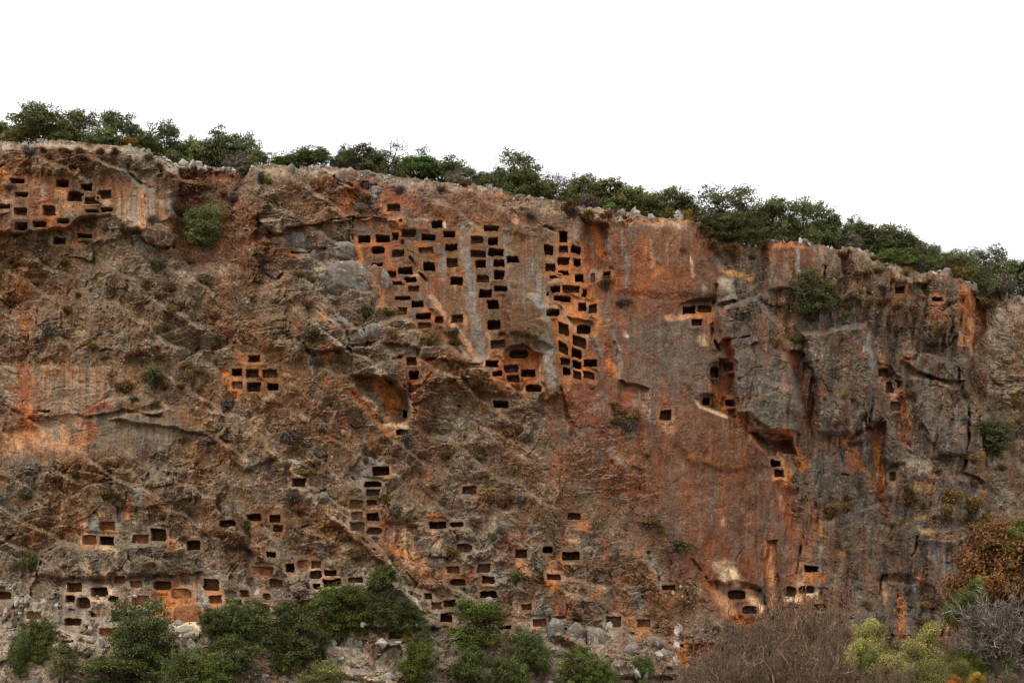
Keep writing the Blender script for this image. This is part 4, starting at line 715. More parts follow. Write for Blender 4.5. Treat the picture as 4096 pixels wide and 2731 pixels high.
 ('J','BG',.8,60,0,[(850,60),(870,200)]),('J','BG',.6,40,1,[(1080,40),(1110,240)]),('J','BG',.7,60,1,[(2060,-40),(2120,60)]),('J','BG',.7,60,1,[(2220,400),(2240,560)]),('J','BG',.6,40,0,[(1840,700),(1870,850)]),('J','OR',.7,30,1,[(880,910),(980,910)]),('J','PE',.5,40,0,[(2060,800),(2100,900)]),('J','CR',.6,25,1,[(570,120),(590,60)]),('J','OR',.3,60,1,[(300,120),(320,300)]),('J','OR',.5,30,0,[(1160,0),(1180,30)]),('J','GR',.7,100,0,[(450,400),(560,350)]),
 ('M','BG',.6,70,0,[(960,420),(1000,480)]),('M','BG',.5,60,0,[(1080,330),(1130,340)]),('M','PE',.5,30,0,[(1240,380),(1210,480)]),('M','WH',.55,50,0,[(240,380),(360,340)]),('M','LG',.6,30,0,[(280,560),(430,600),(560,700)]),('M','RU',.5,40,0,[(1160,900),(1200,1000)]),('M','OR',.6,22,0,[(310,420),(320,440)]),('M','GR',.7,90,0,[(560,230),(620,270)]),('M','BG',.35,120,1,[(1880,700),(1950,850)]),
 ('Q','BG',.7,40,0,[(500,170),(520,320)]),('Q','BG',.5,40,1,[(420,230),(430,420)]),('Q','RU',.75,30,0,[(740,130),(880,60),(980,30)]),('Q','RU',.6,35,0,[(840,220),(850,330),(800,400)]),('Q','BG',.6,50,0,[(1260,820),(1290,960)]),('Q','OR',.75,25,0,[(1180,650),(1280,760)]),('Q','OR',.6,35,0,[(1170,1050),(1190,980)]),('Q','OR',.8,14,0,[(930,840),(940,850)]),('Q','BG',.7,40,1,[(1990,800),(2030,1000)]),('Q','BG',.5,40,1,[(2100,900),(2170,1000)]),('Q','PE',.5,25,1,[(580,930),(570,1060)]),('Q','PE',.4,40,0,[(150,900),(130,950)]),('Q','PE',.6,20,0,[(1700,760),(1710,830)]),('Q','GR',.7,150,0,[(1200,700),(1600,720)]),('Q','GR',.6,100,0,[(80,600),(260,580)]),
 ('A','BG',.85,25,0,[(1180,700),(1230,760),(1320,800),(1390,830)]),('A','BG',.8,22,1,[(1120,930),(1130,1130)]),('A','BG',.85,22,0,[(1240,850),(1220,1000),(1230,1250)]),('A','BG',.7,30,1,[(1390,830),(1350,1060)]),('A','BG',.6,20,0,[(1170,880),(1180,980)]),('A','BG',.6,25,0,[(1560,950),(1560,1060)]),('A','BG',.6,50,1,[(370,800),(390,860)]),('A','BG',.5,60,0,[(1280,1330),(1400,1380)]),
 ('B','BG',.62,42,0,[(1940,900),(1900,1100),(1950,1300),(2000,1560)]),('B','BG',.5,28,0,[(1720,1150),(1710,1400)]),('B','BG',.6,22,1,[(2290,1000),(2300,1200)]),('B','BG',.7,40,1,[(480,520),(480,650)]),('B','WH',.6,10,0,[(1720,900),(1720,940)]),('B','BG',.7,35,0,[(450,1200),(470,1320)]),('B','BG',.8,30,0,[(1080,570),(1090,680)]),('B','BG',.5,30,0,[(70,930),(60,1040)]),('B','LG',.5,120,0,[(650,1330),(800,1400),(980,1400)]),('B','GR',.8,160,0,[(700,1450),(950,1480)]),('B','BG',.4,100,0,[(350,1060),(420,1120)]),('B','LG',.5,70,0,[(250,900),(150,930)]),
 ('F','BG',.6,48,0,[(1960,0),(2000,200),(2060,420),(2080,560)]),('F','BG',.7,35,0,[(500,540),(500,650)]),('F','BG',.5,60,0,[(700,230),(820,250)]),('F','BG',.4,60,1,[(1880,330),(1960,380)]),('F','PE',.4,40,1,[(1850,100),(1960,300)]),('F','LG',.5,30,0,[(60,960),(300,860)]),
 ('C','BG',.85,30,1,[(560,650),(570,720)]),('C','BG',.8,40,1,[(570,800),(600,880)]),('C','BG',.6,60,1,[(180,1050),(260,1250),(280,1370)]),('C','BG',.7,30,1,[(1010,770),(1050,950)]),('C','BG',.7,28,1,[(890,830),(900,990)]),('C','BG',.6,30,1,[(1060,980),(1050,1250)]),('C','WH',.7,12,1,[(1640,970),(1680,1160)]),('C','BG',.7,18,0,[(1750,1220),(1760,1340)]),('C','BG',.6,35,0,[(1890,1000),(1930,1080)]),('C','BG',.7,30,0,[(740,1140),(740,1210)]),('C','LG',.7,50,0,[(1920,1200),(2030,1280),(1980,1400)]),('C','ST',.6,30,0,[(1960,1110),(2100,1150),(2190,1190)]),('C','BG',.6,25,0,[(830,1160),(840,1220)]),('C','CR',.6,14,0,[(30,580),(40,640)]),
]
for pn, col, a, w, stv, pts in STROKES:
    s = .43556
    b, m = line_mask(px(pn, pts), max(w * s, 5) * .85, .65, .9)
    if b is not None: paint(b, m, col, a, stv, .45)
# bare rock scars left round the cut openings, widest below the sill
WARM = dict(upper_left=.4, block=.5, comb_left=.22, comb_mid=.15, comb_low=.85, comb_right=.85, red_wall=.5, hollow=.5, right=.3, ledge=.3, low_left=.28, low_mid=.25, column=0, centre=.18, low_right=.35)
for t in tomb_list:
    b = box(t['poly'] + [0, 4], 24)
    d = seg_dist(U[b] + 2.2 * WU[b], V[b] - 9 + 2.2 * WV[b], t['poly'], True)
    m = sstep(22, 3, d) * sstep(-.3, .45, BN2[b] + BN[b])
    paint(b, m, 'OR' if rngT.random() < .65 else 'PE', WARM[t['cl']] * rngT.uniform(.15, .85), False, .5)
# white lichen and fresh chips, brown soil pockets, dark fissures
sp = perlin(U / 5.5, V / 4.5, 301); patch = sstep(-.25, .3, fbm(U / 70, V / 60, 3, 305))
C += (K_['WH'] - C) * (sstep(.5, .8, sp) * patch * .6 * (.3 + .7 * RO))[..., None]
sp = perlin(U / 12, V / 8, 309)
C += (K_['LG'] - C) * (sstep(.25, .6, sp) * patch * .65 * RO * (1 - .5 * red))[..., None]
sp = perlin(U / 10, V / 9, 313)
C += (K_['KB'] - C) * (sstep(.25, .6, sp) * .7 * (.35 + .65 * RO))[..., None]
C += (K_['KB'] - C) * (sstep(.06, .0, gap) * .45 * RO * blocky * jn + sstep(.06, .0, gap2) * .35 * RO * jn2)[..., None].clip(0, 1)
C *= (1 + .24 * fbm(U / 8, V / 8, 2, 317) + .42 * fbm(U / 48, V / 40, 4, 319) + .25 * fbm(U / 150, V / 120, 3, 321))[..., None].clip(.4, 1.8)
lum = C.mean(-1, keepdims=True)
C = lum + 1.2 * (C - lum)
C = .16 * (np.clip(C, .004, 1) / .16) ** 1.05
C *= np.float32([.96, .89, .76])
C = np.clip(C, .01, .85)

# ------------------------------------------------------------------ cliff mesh, plateau behind it, valley ground
pos = P(U.astype(np.float64), V.astype(np.float64), Y.astype(np.float64))
keep = ~(HOLE[:-1, :-1] | HOLE[:-1, 1:] | HOLE[1:, :-1] | HOLE[1:, 1:])
idx = np.arange(NV * NU).reshape(NV, NU)
quad = np.stack([idx[:-1, :-1], idx[1:, :-1], idx[1:, 1:], idx[:-1, 1:]], -1)[keep]
cliff = np_mesh('cliff', pos.reshape(-1, 3), [quad], C.reshape(-1, 3), ROCK)
link('cliff', flat(cliff), kind='structure', label='tall red brown and grey limestone cliff pierced by tombs')
rimp = pos[0]
offs = np.array([0, .8, 1.8, 3.2, 5, 8, 14, 26, 50, 100, 220])
def plateau_z(x0, z0, d, x):
    return z0 + .10 * np.minimum(d, 30) * (1 - np.exp(-d)) - .9 * (1 - np.exp(-d / 3.0)) + np.minimum(d, 1.5) * .35 * perlin(x / 1.7, d / 1.3 + 2, 401)
sub = np.arange(0, NU, 2)
pv = []
for k, d in enumerate(offs):
    q = rimp[sub].copy()
    if k: q[:, 1] += d; q[:, 2] = plateau_z(0, q[:, 2], d, q[:, 0])
    else: q[:, 2] -= .02
    pv.append(q)
pv = np.array(pv); n = len(sub); pi = np.arange(len(offs) * n).reshape(len(offs), n)
pq = np.stack([pi[:-1, :-1], pi[:-1, 1:], pi[1:, 1:], pi[1:, :-1]], -1).reshape(-1, 4)
pc = np.broadcast_to(np.array([.20, .14, .09], np.float32), (pv.size // 3, 3)) * (1 + .4 * perlin(pv[..., 0].ravel() / 2, pv[..., 1].ravel() / 2, 5))[:, None]
link('plateau', np_mesh('plateau', pv.reshape(-1, 3), [pq], pc, ROCK), kind='structure', label='stony brown plateau on top of the cliff')
gx = np.concatenate([np.linspace(-900, -100, 16), np.linspace(-90, 90, 60), np.linspace(100, 900, 16)]); gy = np.concatenate([np.linspace(-500, 40, 18), np.linspace(45, 197, 60)])
GX, GY_ = np.meshgrid(gx, gy)
def ground_z(x, y):
    return -1.7 + np.clip(y - 40, 0, 200) * .034 + .35 * fbm(np.asarray(x) / 9, np.asarray(y) / 9, 3, 411) * np.clip((np.asarray(y) - 20) / 60, 0, 1)
gz = ground_z(GX, GY_)
gi = np.arange(GX.size).reshape(GX.shape)
gq = np.stack([gi[:-1, :-1], gi[:-1, 1:], gi[1:, 1:], gi[1:, :-1]], -1).reshape(-1, 4)
gc = np.broadcast_to(np.array([.21, .16, .095], np.float32), (GX.size, 3)) * (1 + .3 * perlin(GX.ravel() / 6, GY_.ravel() / 6, 6))[:, None]
link('ground', np_mesh('ground', np.stack([GX, GY_, gz], -1).reshape(-1, 3), [gq], gc, ROCK), kind='structure', label='dry stony valley floor below the cliff')
# ------------------------------------------------------------------ tombs: rim of dressed rock, chamber, back wall
ORD = ['first','second','third','fourth','fifth','sixth','seventh','eighth','ninth','tenth','eleventh','twelfth']
CLN = dict(upper_left='the upper left rim group', block='the left slope grid', comb_left='the boulder side honeycomb', comb_mid='the honeycomb on the pale streak',
  comb_low='the orange foot of the honeycomb', comb_right='the orange recess honeycomb', red_wall='the red wall tombs', hollow='the orange hollow tombs', right='the dark right hand cliff',
  ledge='the lower left ledge tombs', low_left='the lower left tree tombs', low_mid='the pale ridge tombs', column='the stacked column at mid slope', centre='the lower centre grey rock', low_right='the lower right tombs')
for cl in TOMBS:
    ts = sorted([t for t in tomb_list if t['cl'] == cl], key=lambda t: t['c'][1])
    rows = []
    for t in ts:
        if rows and t['c'][1] - np.mean([q['c'][1] for q in rows[-1]]) < 22: rows[-1].append(t)
        else: rows.append([t])
    for ri, r in enumerate(rows):
        r.sort(key=lambda t: t['c'][0])
        for k, t in enumerate(r):
            look = {'d': 'black', 'm': 'brown', 's': 'shallow orange'}[t['kind'][0]]
            asp = t['w'] / t['h']
            shp = 'rounded' if 'a' in t['kind'] else 'slanting' if 's' in t['kind'][1:] else 'wide' if asp > 1.95 else 'tall' if asp < 1.12 else 'square'
            rn = 'top' if ri == 0 else 'bottom' if ri == len(rows) - 1 else ORD[ri] if ri < 12 else '%dth' % (ri + 1)
            where = 'alone' if len(r) == 1 else (ORD[k] + ' from left' if k < len(r) - 1 or len(r) == 2 and k == 0 else 'last on right')
            t['label'] = f'{look} {shp} tomb, {where}, {rn} row of {CLN[cl]}'
warm = dict(upper_left=.45, block=.7, comb_left=.45, comb_mid=.35, comb_low=.8, comb_right=.8, red_wall=.7, hollow=.7, right=.6, ledge=1.0, low_left=1.0, low_mid=.85, column=.25, centre=.5, low_right=.6)
rngR = np.random.default_rng(5)
def flatm(*a): return flat(np_mesh(*a))
def offset_poly(q, d):
    c = q.mean(0)
    e = np.roll(q, -1, 0) - np.roll(q, 1, 0)
    nrm = np.stack([e[:, 1], -e[:, 0]], 1); nrm /= np.linalg.norm(nrm, axis=1, keepdims=True) + 1e-6
    s = np.sign(((q - c) * nrm).sum()); 
    return q + nrm * s * np.reshape(d, (-1, 1))
for t in tomb_list:
    q = t['poly']; n = len(q)
    outer = offset_poly(q, 7.5 + rngR.uniform(-1, 1.5, n)); mid = offset_poly(q, 3.2 + rngR.uniform(-1, 1, n))
    Yo = samp(Y, outer[:, 0], outer[:, 1]) + .10
    Ym = samp(Y, mid[:, 0], mid[:, 1]) - .012 + rngR.uniform(-.03, .02, n)
    Yi = samp(Y, q[:, 0], q[:, 1]) + .03
    Yi = np.maximum(Yi, Ym + .02)
    k = PXM / D
    cY = float(np.mean(Yi))
    base = P(np.float64(t['c'][0]), np.float64(t['c'][1] + t['h'] / 2), np.float64(cY))
    emp = link('rock_tomb', None, label=t['label'], category='rock tomb', group=CLN[t['cl']].replace('the ', '', 1) + ' rock cut tombs')
    emp.location = base
    emp.empty_display_size = .5
    loops = [P(outer[:, 0], outer[:, 1], Yo), P(mid[:, 0], mid[:, 1], Ym), P(q[:, 0], q[:, 1], Yi)]
    co = samp(C, outer[:, 0], outer[:, 1]); cm = samp(C, mid[:, 0], mid[:, 1])
    cm = cm * rngR.uniform(.75, 1.05, (n, 1))
    wsh = warm[t['cl']]
    lowhalf = np.clip((q[:, 1] - t['c'][1]) / t['h'] * 2, 0, 1)[:, None]
    cm = cm + (K_['PE'] * .8 - cm) * lowhalf * rngR.uniform(0, .35, (n, 1)) * rngR.random()                                  # worn pale sill
    def ring_faces(m):
        a = np.arange(n); b = (a + 1) % n
        return np.concatenate([np.stack([i * n + a, i * n + b, (i + 1) * n + b, (i + 1) * n + a], 1) for i in range(m - 1)])
    rv = np.concatenate(loops) - base
    sgn = 1 if ((q[:, 0] * np.roll(q[:, 1], -1) - np.roll(q[:, 0], -1) * q[:, 1]).sum() > 0) else -1
    ff = ring_faces(3)
    link('rim', flatm('tomb_rim', rv, [ff if sgn > 0 else ff[:, ::-1]], np.concatenate([co, cm, cm * .9]), ROCK), emp)
    kind = t['kind'][0]
    dep = {'d': 3.0, 'm': 1.9, 's': 1.35 if t['h'] < 45 else .85}[kind] * rngR.uniform(.85, 1.15)
    inner = loops[2] - base
    cen = inner.mean(0)
    lv = [inner]
    for f, sh in ((.12, 1.0), (.5, 1.02 if kind == 'd' else .99), (1.0, 1.0 if kind == 'd' else .95)):
        w_ = cen + (inner - cen) * sh + rngR.normal(0, .012, inner.shape)
        w_[:, 1] = inner[:, 1] * (1 - f) + (cen[1] + dep) * f
        lv.append(w_)
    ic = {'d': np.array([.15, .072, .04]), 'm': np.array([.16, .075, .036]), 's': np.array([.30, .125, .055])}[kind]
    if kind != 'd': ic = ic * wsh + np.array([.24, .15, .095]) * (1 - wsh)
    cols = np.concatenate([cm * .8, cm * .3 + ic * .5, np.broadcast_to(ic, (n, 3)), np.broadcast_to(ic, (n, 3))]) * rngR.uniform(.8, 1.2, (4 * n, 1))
    ff = ring_faces(4)
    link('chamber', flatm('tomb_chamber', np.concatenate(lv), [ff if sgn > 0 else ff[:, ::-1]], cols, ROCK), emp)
    bk = lv[-1]; bc = bk.mean(0)
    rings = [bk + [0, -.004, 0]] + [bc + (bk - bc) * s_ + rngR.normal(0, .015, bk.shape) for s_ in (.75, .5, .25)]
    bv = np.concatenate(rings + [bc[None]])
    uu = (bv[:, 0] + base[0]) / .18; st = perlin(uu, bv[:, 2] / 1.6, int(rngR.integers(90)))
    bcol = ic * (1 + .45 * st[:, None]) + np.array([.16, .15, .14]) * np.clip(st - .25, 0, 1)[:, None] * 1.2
    a = np.arange(n); b2 = (a + 1) % n
    tri = np.stack([3 * n + a, 3 * n + b2, np.full(n, 4 * n)], 1)
    f4 = ring_faces(4)
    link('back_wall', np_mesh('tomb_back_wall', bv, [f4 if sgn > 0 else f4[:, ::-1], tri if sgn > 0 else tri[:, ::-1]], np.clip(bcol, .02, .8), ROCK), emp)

# ------------------------------------------------------------------ boulders
def sphere_grid(nu_, nv_):
    th = np.linspace(0, 2 * math.pi, nu_, endpoint=False); ph = np.linspace(.06, math.pi - .06, nv_)
    T_, F_ = np.meshgrid(th, ph)
    v = np.stack([np.cos(T_) * np.sin(F_), np.sin(T_) * np.sin(F_), np.cos(F_)], -1).reshape(-1, 3)
    i = np.arange(nu_ * nv_).reshape(nv_, nu_)
    q = np.stack([i[:-1], i[1:], np.roll(i[1:], -1, 1), np.roll(i[:-1], -1, 1)], -1).reshape(-1, 4)
    return v, q, np.concatenate([i[0], i[-1]])
def boulder_mesh(seed, r, col, square=.5, res=48):
    rg = np.random.default_rng(seed)
    v, q, _ = sphere_grid(res, res // 2 + 4)
    N = rg.normal(0, 1, (16, 3)); N /= np.linalg.norm(N, axis=1, keepdims=True)
    off = rg.uniform(.72, .98, 16)
    d = v @ N.T
    lim = np.where(d > .05, off / np.maximum(d, .05), 9).min(1)                      # convex block with flat broken sides
    rad = np.minimum(1.0 + .06, lim) * square + (1 - square)
    p = v * rad[:, None]
    s = seed * 3
    fb = fbm(v[:, 0] * 2 + v[:, 2], v[:, 1] * 2 - v[:, 2] * 1.3, 5, s % 50)
    p *= (1 + .15 * fb - .10 * np.abs(perlin(v[:, 0] * 2.6 + v[:, 1], v[:, 2] * 2.6 - v[:, 1] * .7, seed % 37)))[:, None]
    r = np.asarray(r, float)
    p = p * r
    c = np.array(col) * (1 + .35 * fbm(p[:, 0] * 1.2, p[:, 2] * 1.2 + p[:, 1], 4, s % 40 + 2))[:, None]
    strk = sstep(.1, .4, perlin(p[:, 0] * 2.2, p[:, 2] * .25, s % 30))
    c = c + (K_['BG'] - c) * (strk * .45)[:, None]
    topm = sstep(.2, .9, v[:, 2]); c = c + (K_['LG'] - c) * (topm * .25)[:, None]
    sp_ = sstep(.35, .7, perlin(p[:, 0] * 6, p[:, 2] * 6 + p[:, 1] * 3, 8)); c = c + (K_['WH'] - c) * (sp_ * .35)[:, None]
    i = np.arange(res)
    return np_mesh('boulder', p, [q, i[None, :], (len(v) - res + i)[None, ::-1]], np.clip(c, .02, .8), ROCK)
BOULD = [
 ('B',820,1440,290,205,'GR','largest rounded grey boulder bulging left of the honeycomb tombs'), ('B',575,1235,86,108,'GR','squarish grey boulder wedged above the left end of the largest boulder'),
 ('B',800,1165,150,90,'GR','broad brown grey block resting on top of the largest boulder'), ('B',400,1075,125,105,'GR','rounded grey block jutting left of the squarish boulder'),
 ('B',1085,1318,38,34,'LG','small pale knob of rock between largest boulder and honeycomb'), ('B',1185,1460,72,125,'GR','upright oval boulder leaning between largest boulder and honeycomb tombs'),
 ('B',1110,620,78,72,'GR','angular blue grey block below the rim above the honeycomb'), ('B',830,500,110,90,'MB','brown wedge shaped block hanging under the rim rocks'),
 ('B',1010,455,85,38,'GR','flat tilted slab at the rim above the brown wedge block'), ('B',700,605,70,32,'GR','thin ledge slab with dark shadow beneath, below rim rocks'),
 ('A',1465,1235,150,95,'MB','red edged overhanging block under the grey streaked upper left pillar'),
 ('F',940,380,85,75,'GR','square jointed grey block below the large ochre bush'), ('F',1080,350,90,95,'GR','grey block right of the square jointed block'),
 ('L',410,1085,82,122,'GR','tall smooth grey boulder at the cliff foot left of the cracked slab'), ('L',590,1130,98,122,'GR','wide cracked grey slab between two cliff foot boulders'),
 ('L',785,1175,112,130,'GR','pale grey boulder right of the cracked slab'), ('L',940,1235,38,40,'GR','small pale boulder beside the pale grey boulder'), ('L',1090,1290,95,78,'GR','broken grey boulder in the rubble right of the pale boulder'),
 ('L',350,920,48,46,'GR','small white grey boulder above the tall smooth boulder'), ('L',1290,1200,95,65,'GR','low brown grey boulder under the rusty stain'), ('L',960,1350,75,60,'GR','grey boulder above the two bottom green trees'), ('L',1400,1320,85,60,'GR','pale rubble boulder near the bare bushes'),
 ('M',625,650,50,42,'LG','round pale boulder on the diagonal ridge'), ('M',670,735,34,44,'LG','upright pale stone just below the round ridge boulder'), ('M',580,245,90,60,'GR','flat grey slab on the mid left scrub slope'), ('M',300,360,110,50,'LG','long pale outcrop above the lower left diagonal ridge'),
 ('K',920,680,78,42,'LG','flat pale block beside the low tomb above the green tree'), ('K',800,750,66,32,'LG','low white block under the lower middle tombs'), ('K',2150,820,62,45,'LG','pale jointed block under the lower centre tombs'), ('K',2030,650,42,58,'GR','leaning grey stone left of a lower centre tomb'),
 ('K',1900,880,60,40,'LG','pale broken rock below the lower centre tombs'), ('J',2130,155,42,26,'LG','small pale boulder lying before a rounded tomb mouth'),
 ('D',1640,890,48,42,'LG','knobbly pale rock on the right hand rim'), ('D',1390,885,50,30,'LG','pale rim rock left of the knobbly rock'), ('D',330,610,45,30,'LG','pale rim rock above the red panel'),
 ('C',80,432,52,26,'GR','flat rim stone under the tall ridge tree'), ('C',1110,580,42,28,'LG','small pale rim stone left of the stone pile'), ('C',1000,600,58,44,'GR','grey rim block left of the small pale stone'), ('D',2210,890,1,1,'LG',''),
 ('J',1700,1100,120,60,'LG','white rock shelf below the large orange niches'), ('J',120,1140,110,70,'LG','pale sloping boulder at the lower left corner'), ('J',760,1180,150,55,'LG','long pale tilted slab among the lower left tombs'), ('K',900,1480,160,60,'LG','pale whaleback rock at the bottom centre'), ('K',720,1290,110,60,'GR','rough grey boulder under the fresh green tree'),
]
for i, (pn, x, y, rx, ry, col, lab) in enumerate(BOULD):
    if not lab: continue
    (u, v), = px(pn, [(x, y)])
    y0 = float(samp(Y, u, v)); k = PXM / D * y0
    r = np.array([rx * .43556 * k * 1.03, min(rx, ry) * .43556 * k * .85, ry * .43556 * k * 1.03])
    base_col = K_[col] * .34 + samp(C, u, v) * .38
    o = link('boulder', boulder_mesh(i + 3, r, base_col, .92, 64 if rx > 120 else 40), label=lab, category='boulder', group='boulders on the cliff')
    o.location = P(np.float64(u), np.float64(v), np.float64(y0 + r[1] * (.2 if i == 0 else .5)))
    o.rotation_euler = (0, 0, random.Random(i).uniform(-.3, .3))
# pale stones of ruined walls on the rim
def stones(name, cat, lab, pn, blocks, back):
    cx, cy = px(pn, [(np.mean([b[0] for b in blocks]), max(b[1] + b[3] / 2 for b in blocks))])[0]
    j = np.interp(cx, ucol, np.arange(NU)); yb = float(rimp[int(j), 1]) + back
    base = P(cx, cy, np.float64(yb)); e = link(name, None, label=lab, category=cat); e.location = base
    for i, (x, y, w, hh) in enumerate(blocks):
        (u, v), = px(pn, [(x, y)]); k = PXM / D * yb * .43556
        m = boulder_mesh(60 + i, (w * k * .56, max(w, hh) * k * .5, hh * k * .58), K_['LG'] * .85 + K_['WH'] * .1, .97, 28)
        s = link('stone', m, e); s.location = P(u, v, np.float64(yb)) - base
stones('stone_pile', 'stone pile', 'pale stacked stones of a ruined pillar on the rim under trees', 'C', [(1525,575,46,40),(1508,608,42,30),(1552,612,44,34),(1530,590,40,24),(1512,628,40,18),(1545,640,60,20)], .4)
stones('ruined_wall', 'wall', 'short ruined wall of big pale blocks on the rim by the gully', 'A', [(1690,588,90,72),(1768,600,44,92),(1828,590,66,60),(1826,628,62,44),(1690,632,96,34),(1610,610,70,48)], .3)
# loose rim rubble
rg = np.random.default_rng(21)
gR = Geo()
ico_v, ico_q, _ = sphere_grid(7, 5)
for i in range(800):
    if i < 260:
        u = rg.uniform(-200, 4300); vr = np.interp(u, ucol, vrim_col)
        dens = .9 if u < 2200 else .55
        if rg.random() > dens: continue
        v = vr + abs(rg.normal(0, 9)) + 1; r = abs(rg.normal(0, .17)) + .1
    else:
        u = rg.uniform(0, 2800); v = rg.uniform(2330, 2760); r = abs(rg.normal(0, .25)) + .12
        if v < 2330 + .1 * u and rg.random() < .7: continue
    if HOLE[surf(u, v)[0], surf(u, v)[1]]: continue
    p = P(np.float64(u), np.float64(v), np.float64(samp(Y, u, v)))
    vv = ico_v * (1 + .25 * rg.normal(0, 1, (len(ico_v), 1))) * r * rg.uniform(.6, 1.4, 3)
    c = (K_['LG'] if rg.random() < .7 else K_['GR']) * rg.uniform(.7, 1.25)
    a = np.arange(7)
    gR.add(vv + p, f4=ico_q, c=c)
link('rubble', flat(gR.mesh('rubble', ROCK)), kind='stuff', label='loose pale stones along the rim and cliff foot')
# ------------------------------------------------------------------ vegetation
def tree_variant(seed, leaves=5200, lobes=9, sparse=0.0, leaf=(.215, .135), spread=1.0, fork=3, tall=1.0, hole=.25):
    """unit oak: crown about 1 wide and .8 high; returns trunk mesh, crown mesh. Local origin at the foot, total height 1."""
    rg = np.random.default_rng(seed)
    S = 5.0                                                        # built at about 5 m, then scaled on placing
    tr, cr = Geo(), Geo()
    base_h = .22 * S
    bc = np.array([.10, .08, .062])
    trunk = np.array([[0, 0, -.12 * S], [rg.normal(0, .05), rg.normal(0, .05), .1 * S], [rg.normal(0, .12), rg.normal(0, .12), base_h]])
    add_tube(tr, trunk, [.20, .16, .13], 6, bc)
    cen, rad = [], []
    for k in range(lobes):
        th = 2 * math.pi * (k * .618 + rg.uniform(-.12, .12)); zz = rg.uniform(.10, .86)
        rr = (.34 * math.sqrt(max(.03, 1 - ((zz - .45) / .5) ** 2))) * rg.uniform(.6, 1.08)
        cen.append(np.array([math.cos(th) * rr * spread, math.sin(th) * rr * spread, zz * tall]) * S)
        rad.append(rg.uniform(.17, .27) * S * (1.15 - .3 * zz))
    forks = [trunk[-1] + np.array([rg.normal(0, .25), rg.normal(0, .25), rg.uniform(.3, .7)]) for _ in range(fork)]
    for f in forks: add_tube(tr, [trunk[-1], (trunk[-1] + f) / 2 + rg.normal(0, .06, 3), f], [.12, .10, .085], 5, bc)
    per = leaves // lobes
    for c, r in zip(cen, rad):
        f = forks[int(np.argmin([np.linalg.norm(c - q) for q in forks]))]
        m = (f + c) / 2 + rg.normal(0, .15, 3); m[2] -= .1
        add_tube(tr, [f, m, c], [.075, .055, .03], 4, bc)
        ntw = 26
        d = rg.normal(0, 1, (ntw, 3)); d[:, 2] = d[:, 2] * .8 + .15; d /= np.linalg.norm(d, axis=1, keepdims=True)
        rr = r * rg.uniform(.55, 1.12, (ntw, 1)) * np.array([1.15, 1.15, .85])
        tip = c + d * rr
        for q in tip[:14]:
            mm = (c + q) / 2 + rg.normal(0, .07, 3)
            add_tube(tr, [c, mm, q], [.028, .02, .01], 3, bc)
        tone = rg.uniform(.78, 1.25)
        keepT = rg.random(ntw) > sparse
        tip = tip[keepT]; d = d[keepT]
        if not len(tip): continue
        kk = int(per * (1 - sparse) / len(tip))
        tt_ = np.repeat(tip, kk, 0); dd = np.repeat(d, kk, 0)
        tw_t = np.repeat(rg.uniform(.7, 1.3, len(tip)), kk)
        p = tt_ + rg.normal(0, .19, tt_.shape) * [1.15, 1.15, .75]
        cl = (tone * tw_t * rg.uniform(.72, 1.3, len(p)))[:, None] * np.array([1, 1, 1]) * (1 + rg.normal(0, .08, (len(p), 3)))
        nn = dd * .6 + [0, 0, .7]
        add_leaves(cr, p, nn, leaf[0], leaf[1], rg, np.clip(cl, .25, 2.2))
    a = tr.mesh('oak_trunk', BARK)
    b = cr.mesh('oak_crown', LEAF['oak'])
    vv = np.concatenate(cr.v)
    # unit box of the crown, used to fit each tree to its measured size
    lo, hi = np.percentile(vv, 3.5, axis=0), np.percentile(vv, 98.0, axis=0)
    return a, b, (hi[0] - lo[0]), hi[2]
VAR = {'dense': [tree_variant(s, 9000, 13) for s in (1, 2, 3)], 'loose': [tree_variant(s, 6500, 13, .15, fork=4) for s in (11, 12, 13)],
       'sparse': [tree_variant(s, 4200, 14, .38, leaf=(.17, .10), fork=4) for s in (21, 22)], 'big': [tree_variant(s, 13000, 16, .02, leaf=(.17, .11)) for s in (31, 32, 33, 34)],
       'low': [tree_variant(s, 7500, 13, 0, tall=.75) for s in (41, 42)]}
cnt = {}
def place_tree(name, cat, lab, group, var, leafm, u, v_top, v_base, w_px, Yt, rngk, zfoot=None, bark=None, wide=1.18):
    i = cnt.get(var, 0); cnt[var] = i + 1
    tm, cm, w0, h0 = VAR[var][i % len(VAR[var])]
    k = PXM / D * Yt
    foot = P(np.float64(u), np.float64(v_base), np.float64(Yt))
    if zfoot is not None: foot[2] = zfoot
    ztop = (VH - v_top) * k
    e = link(name, None, label=lab, category=cat, group=group)
    e.location = foot; e.rotation_euler = (0, 0, rngk.uniform(0, 6.28))
    sw = w_px * k / w0 * wide; sh = (ztop - foot[2]) / h0 * 1.03
    e.scale = (sw, sw, sh)
    for nm, me, mt in (('trunk', tm, bark), ('crown', cm, LEAF[leafm])):
        o = link(nm, me, e)
        if mt:
            o.material_slots[0].link = 'OBJECT'; o.material_slots[0].material = mt
    return e
rk = random.Random(3)
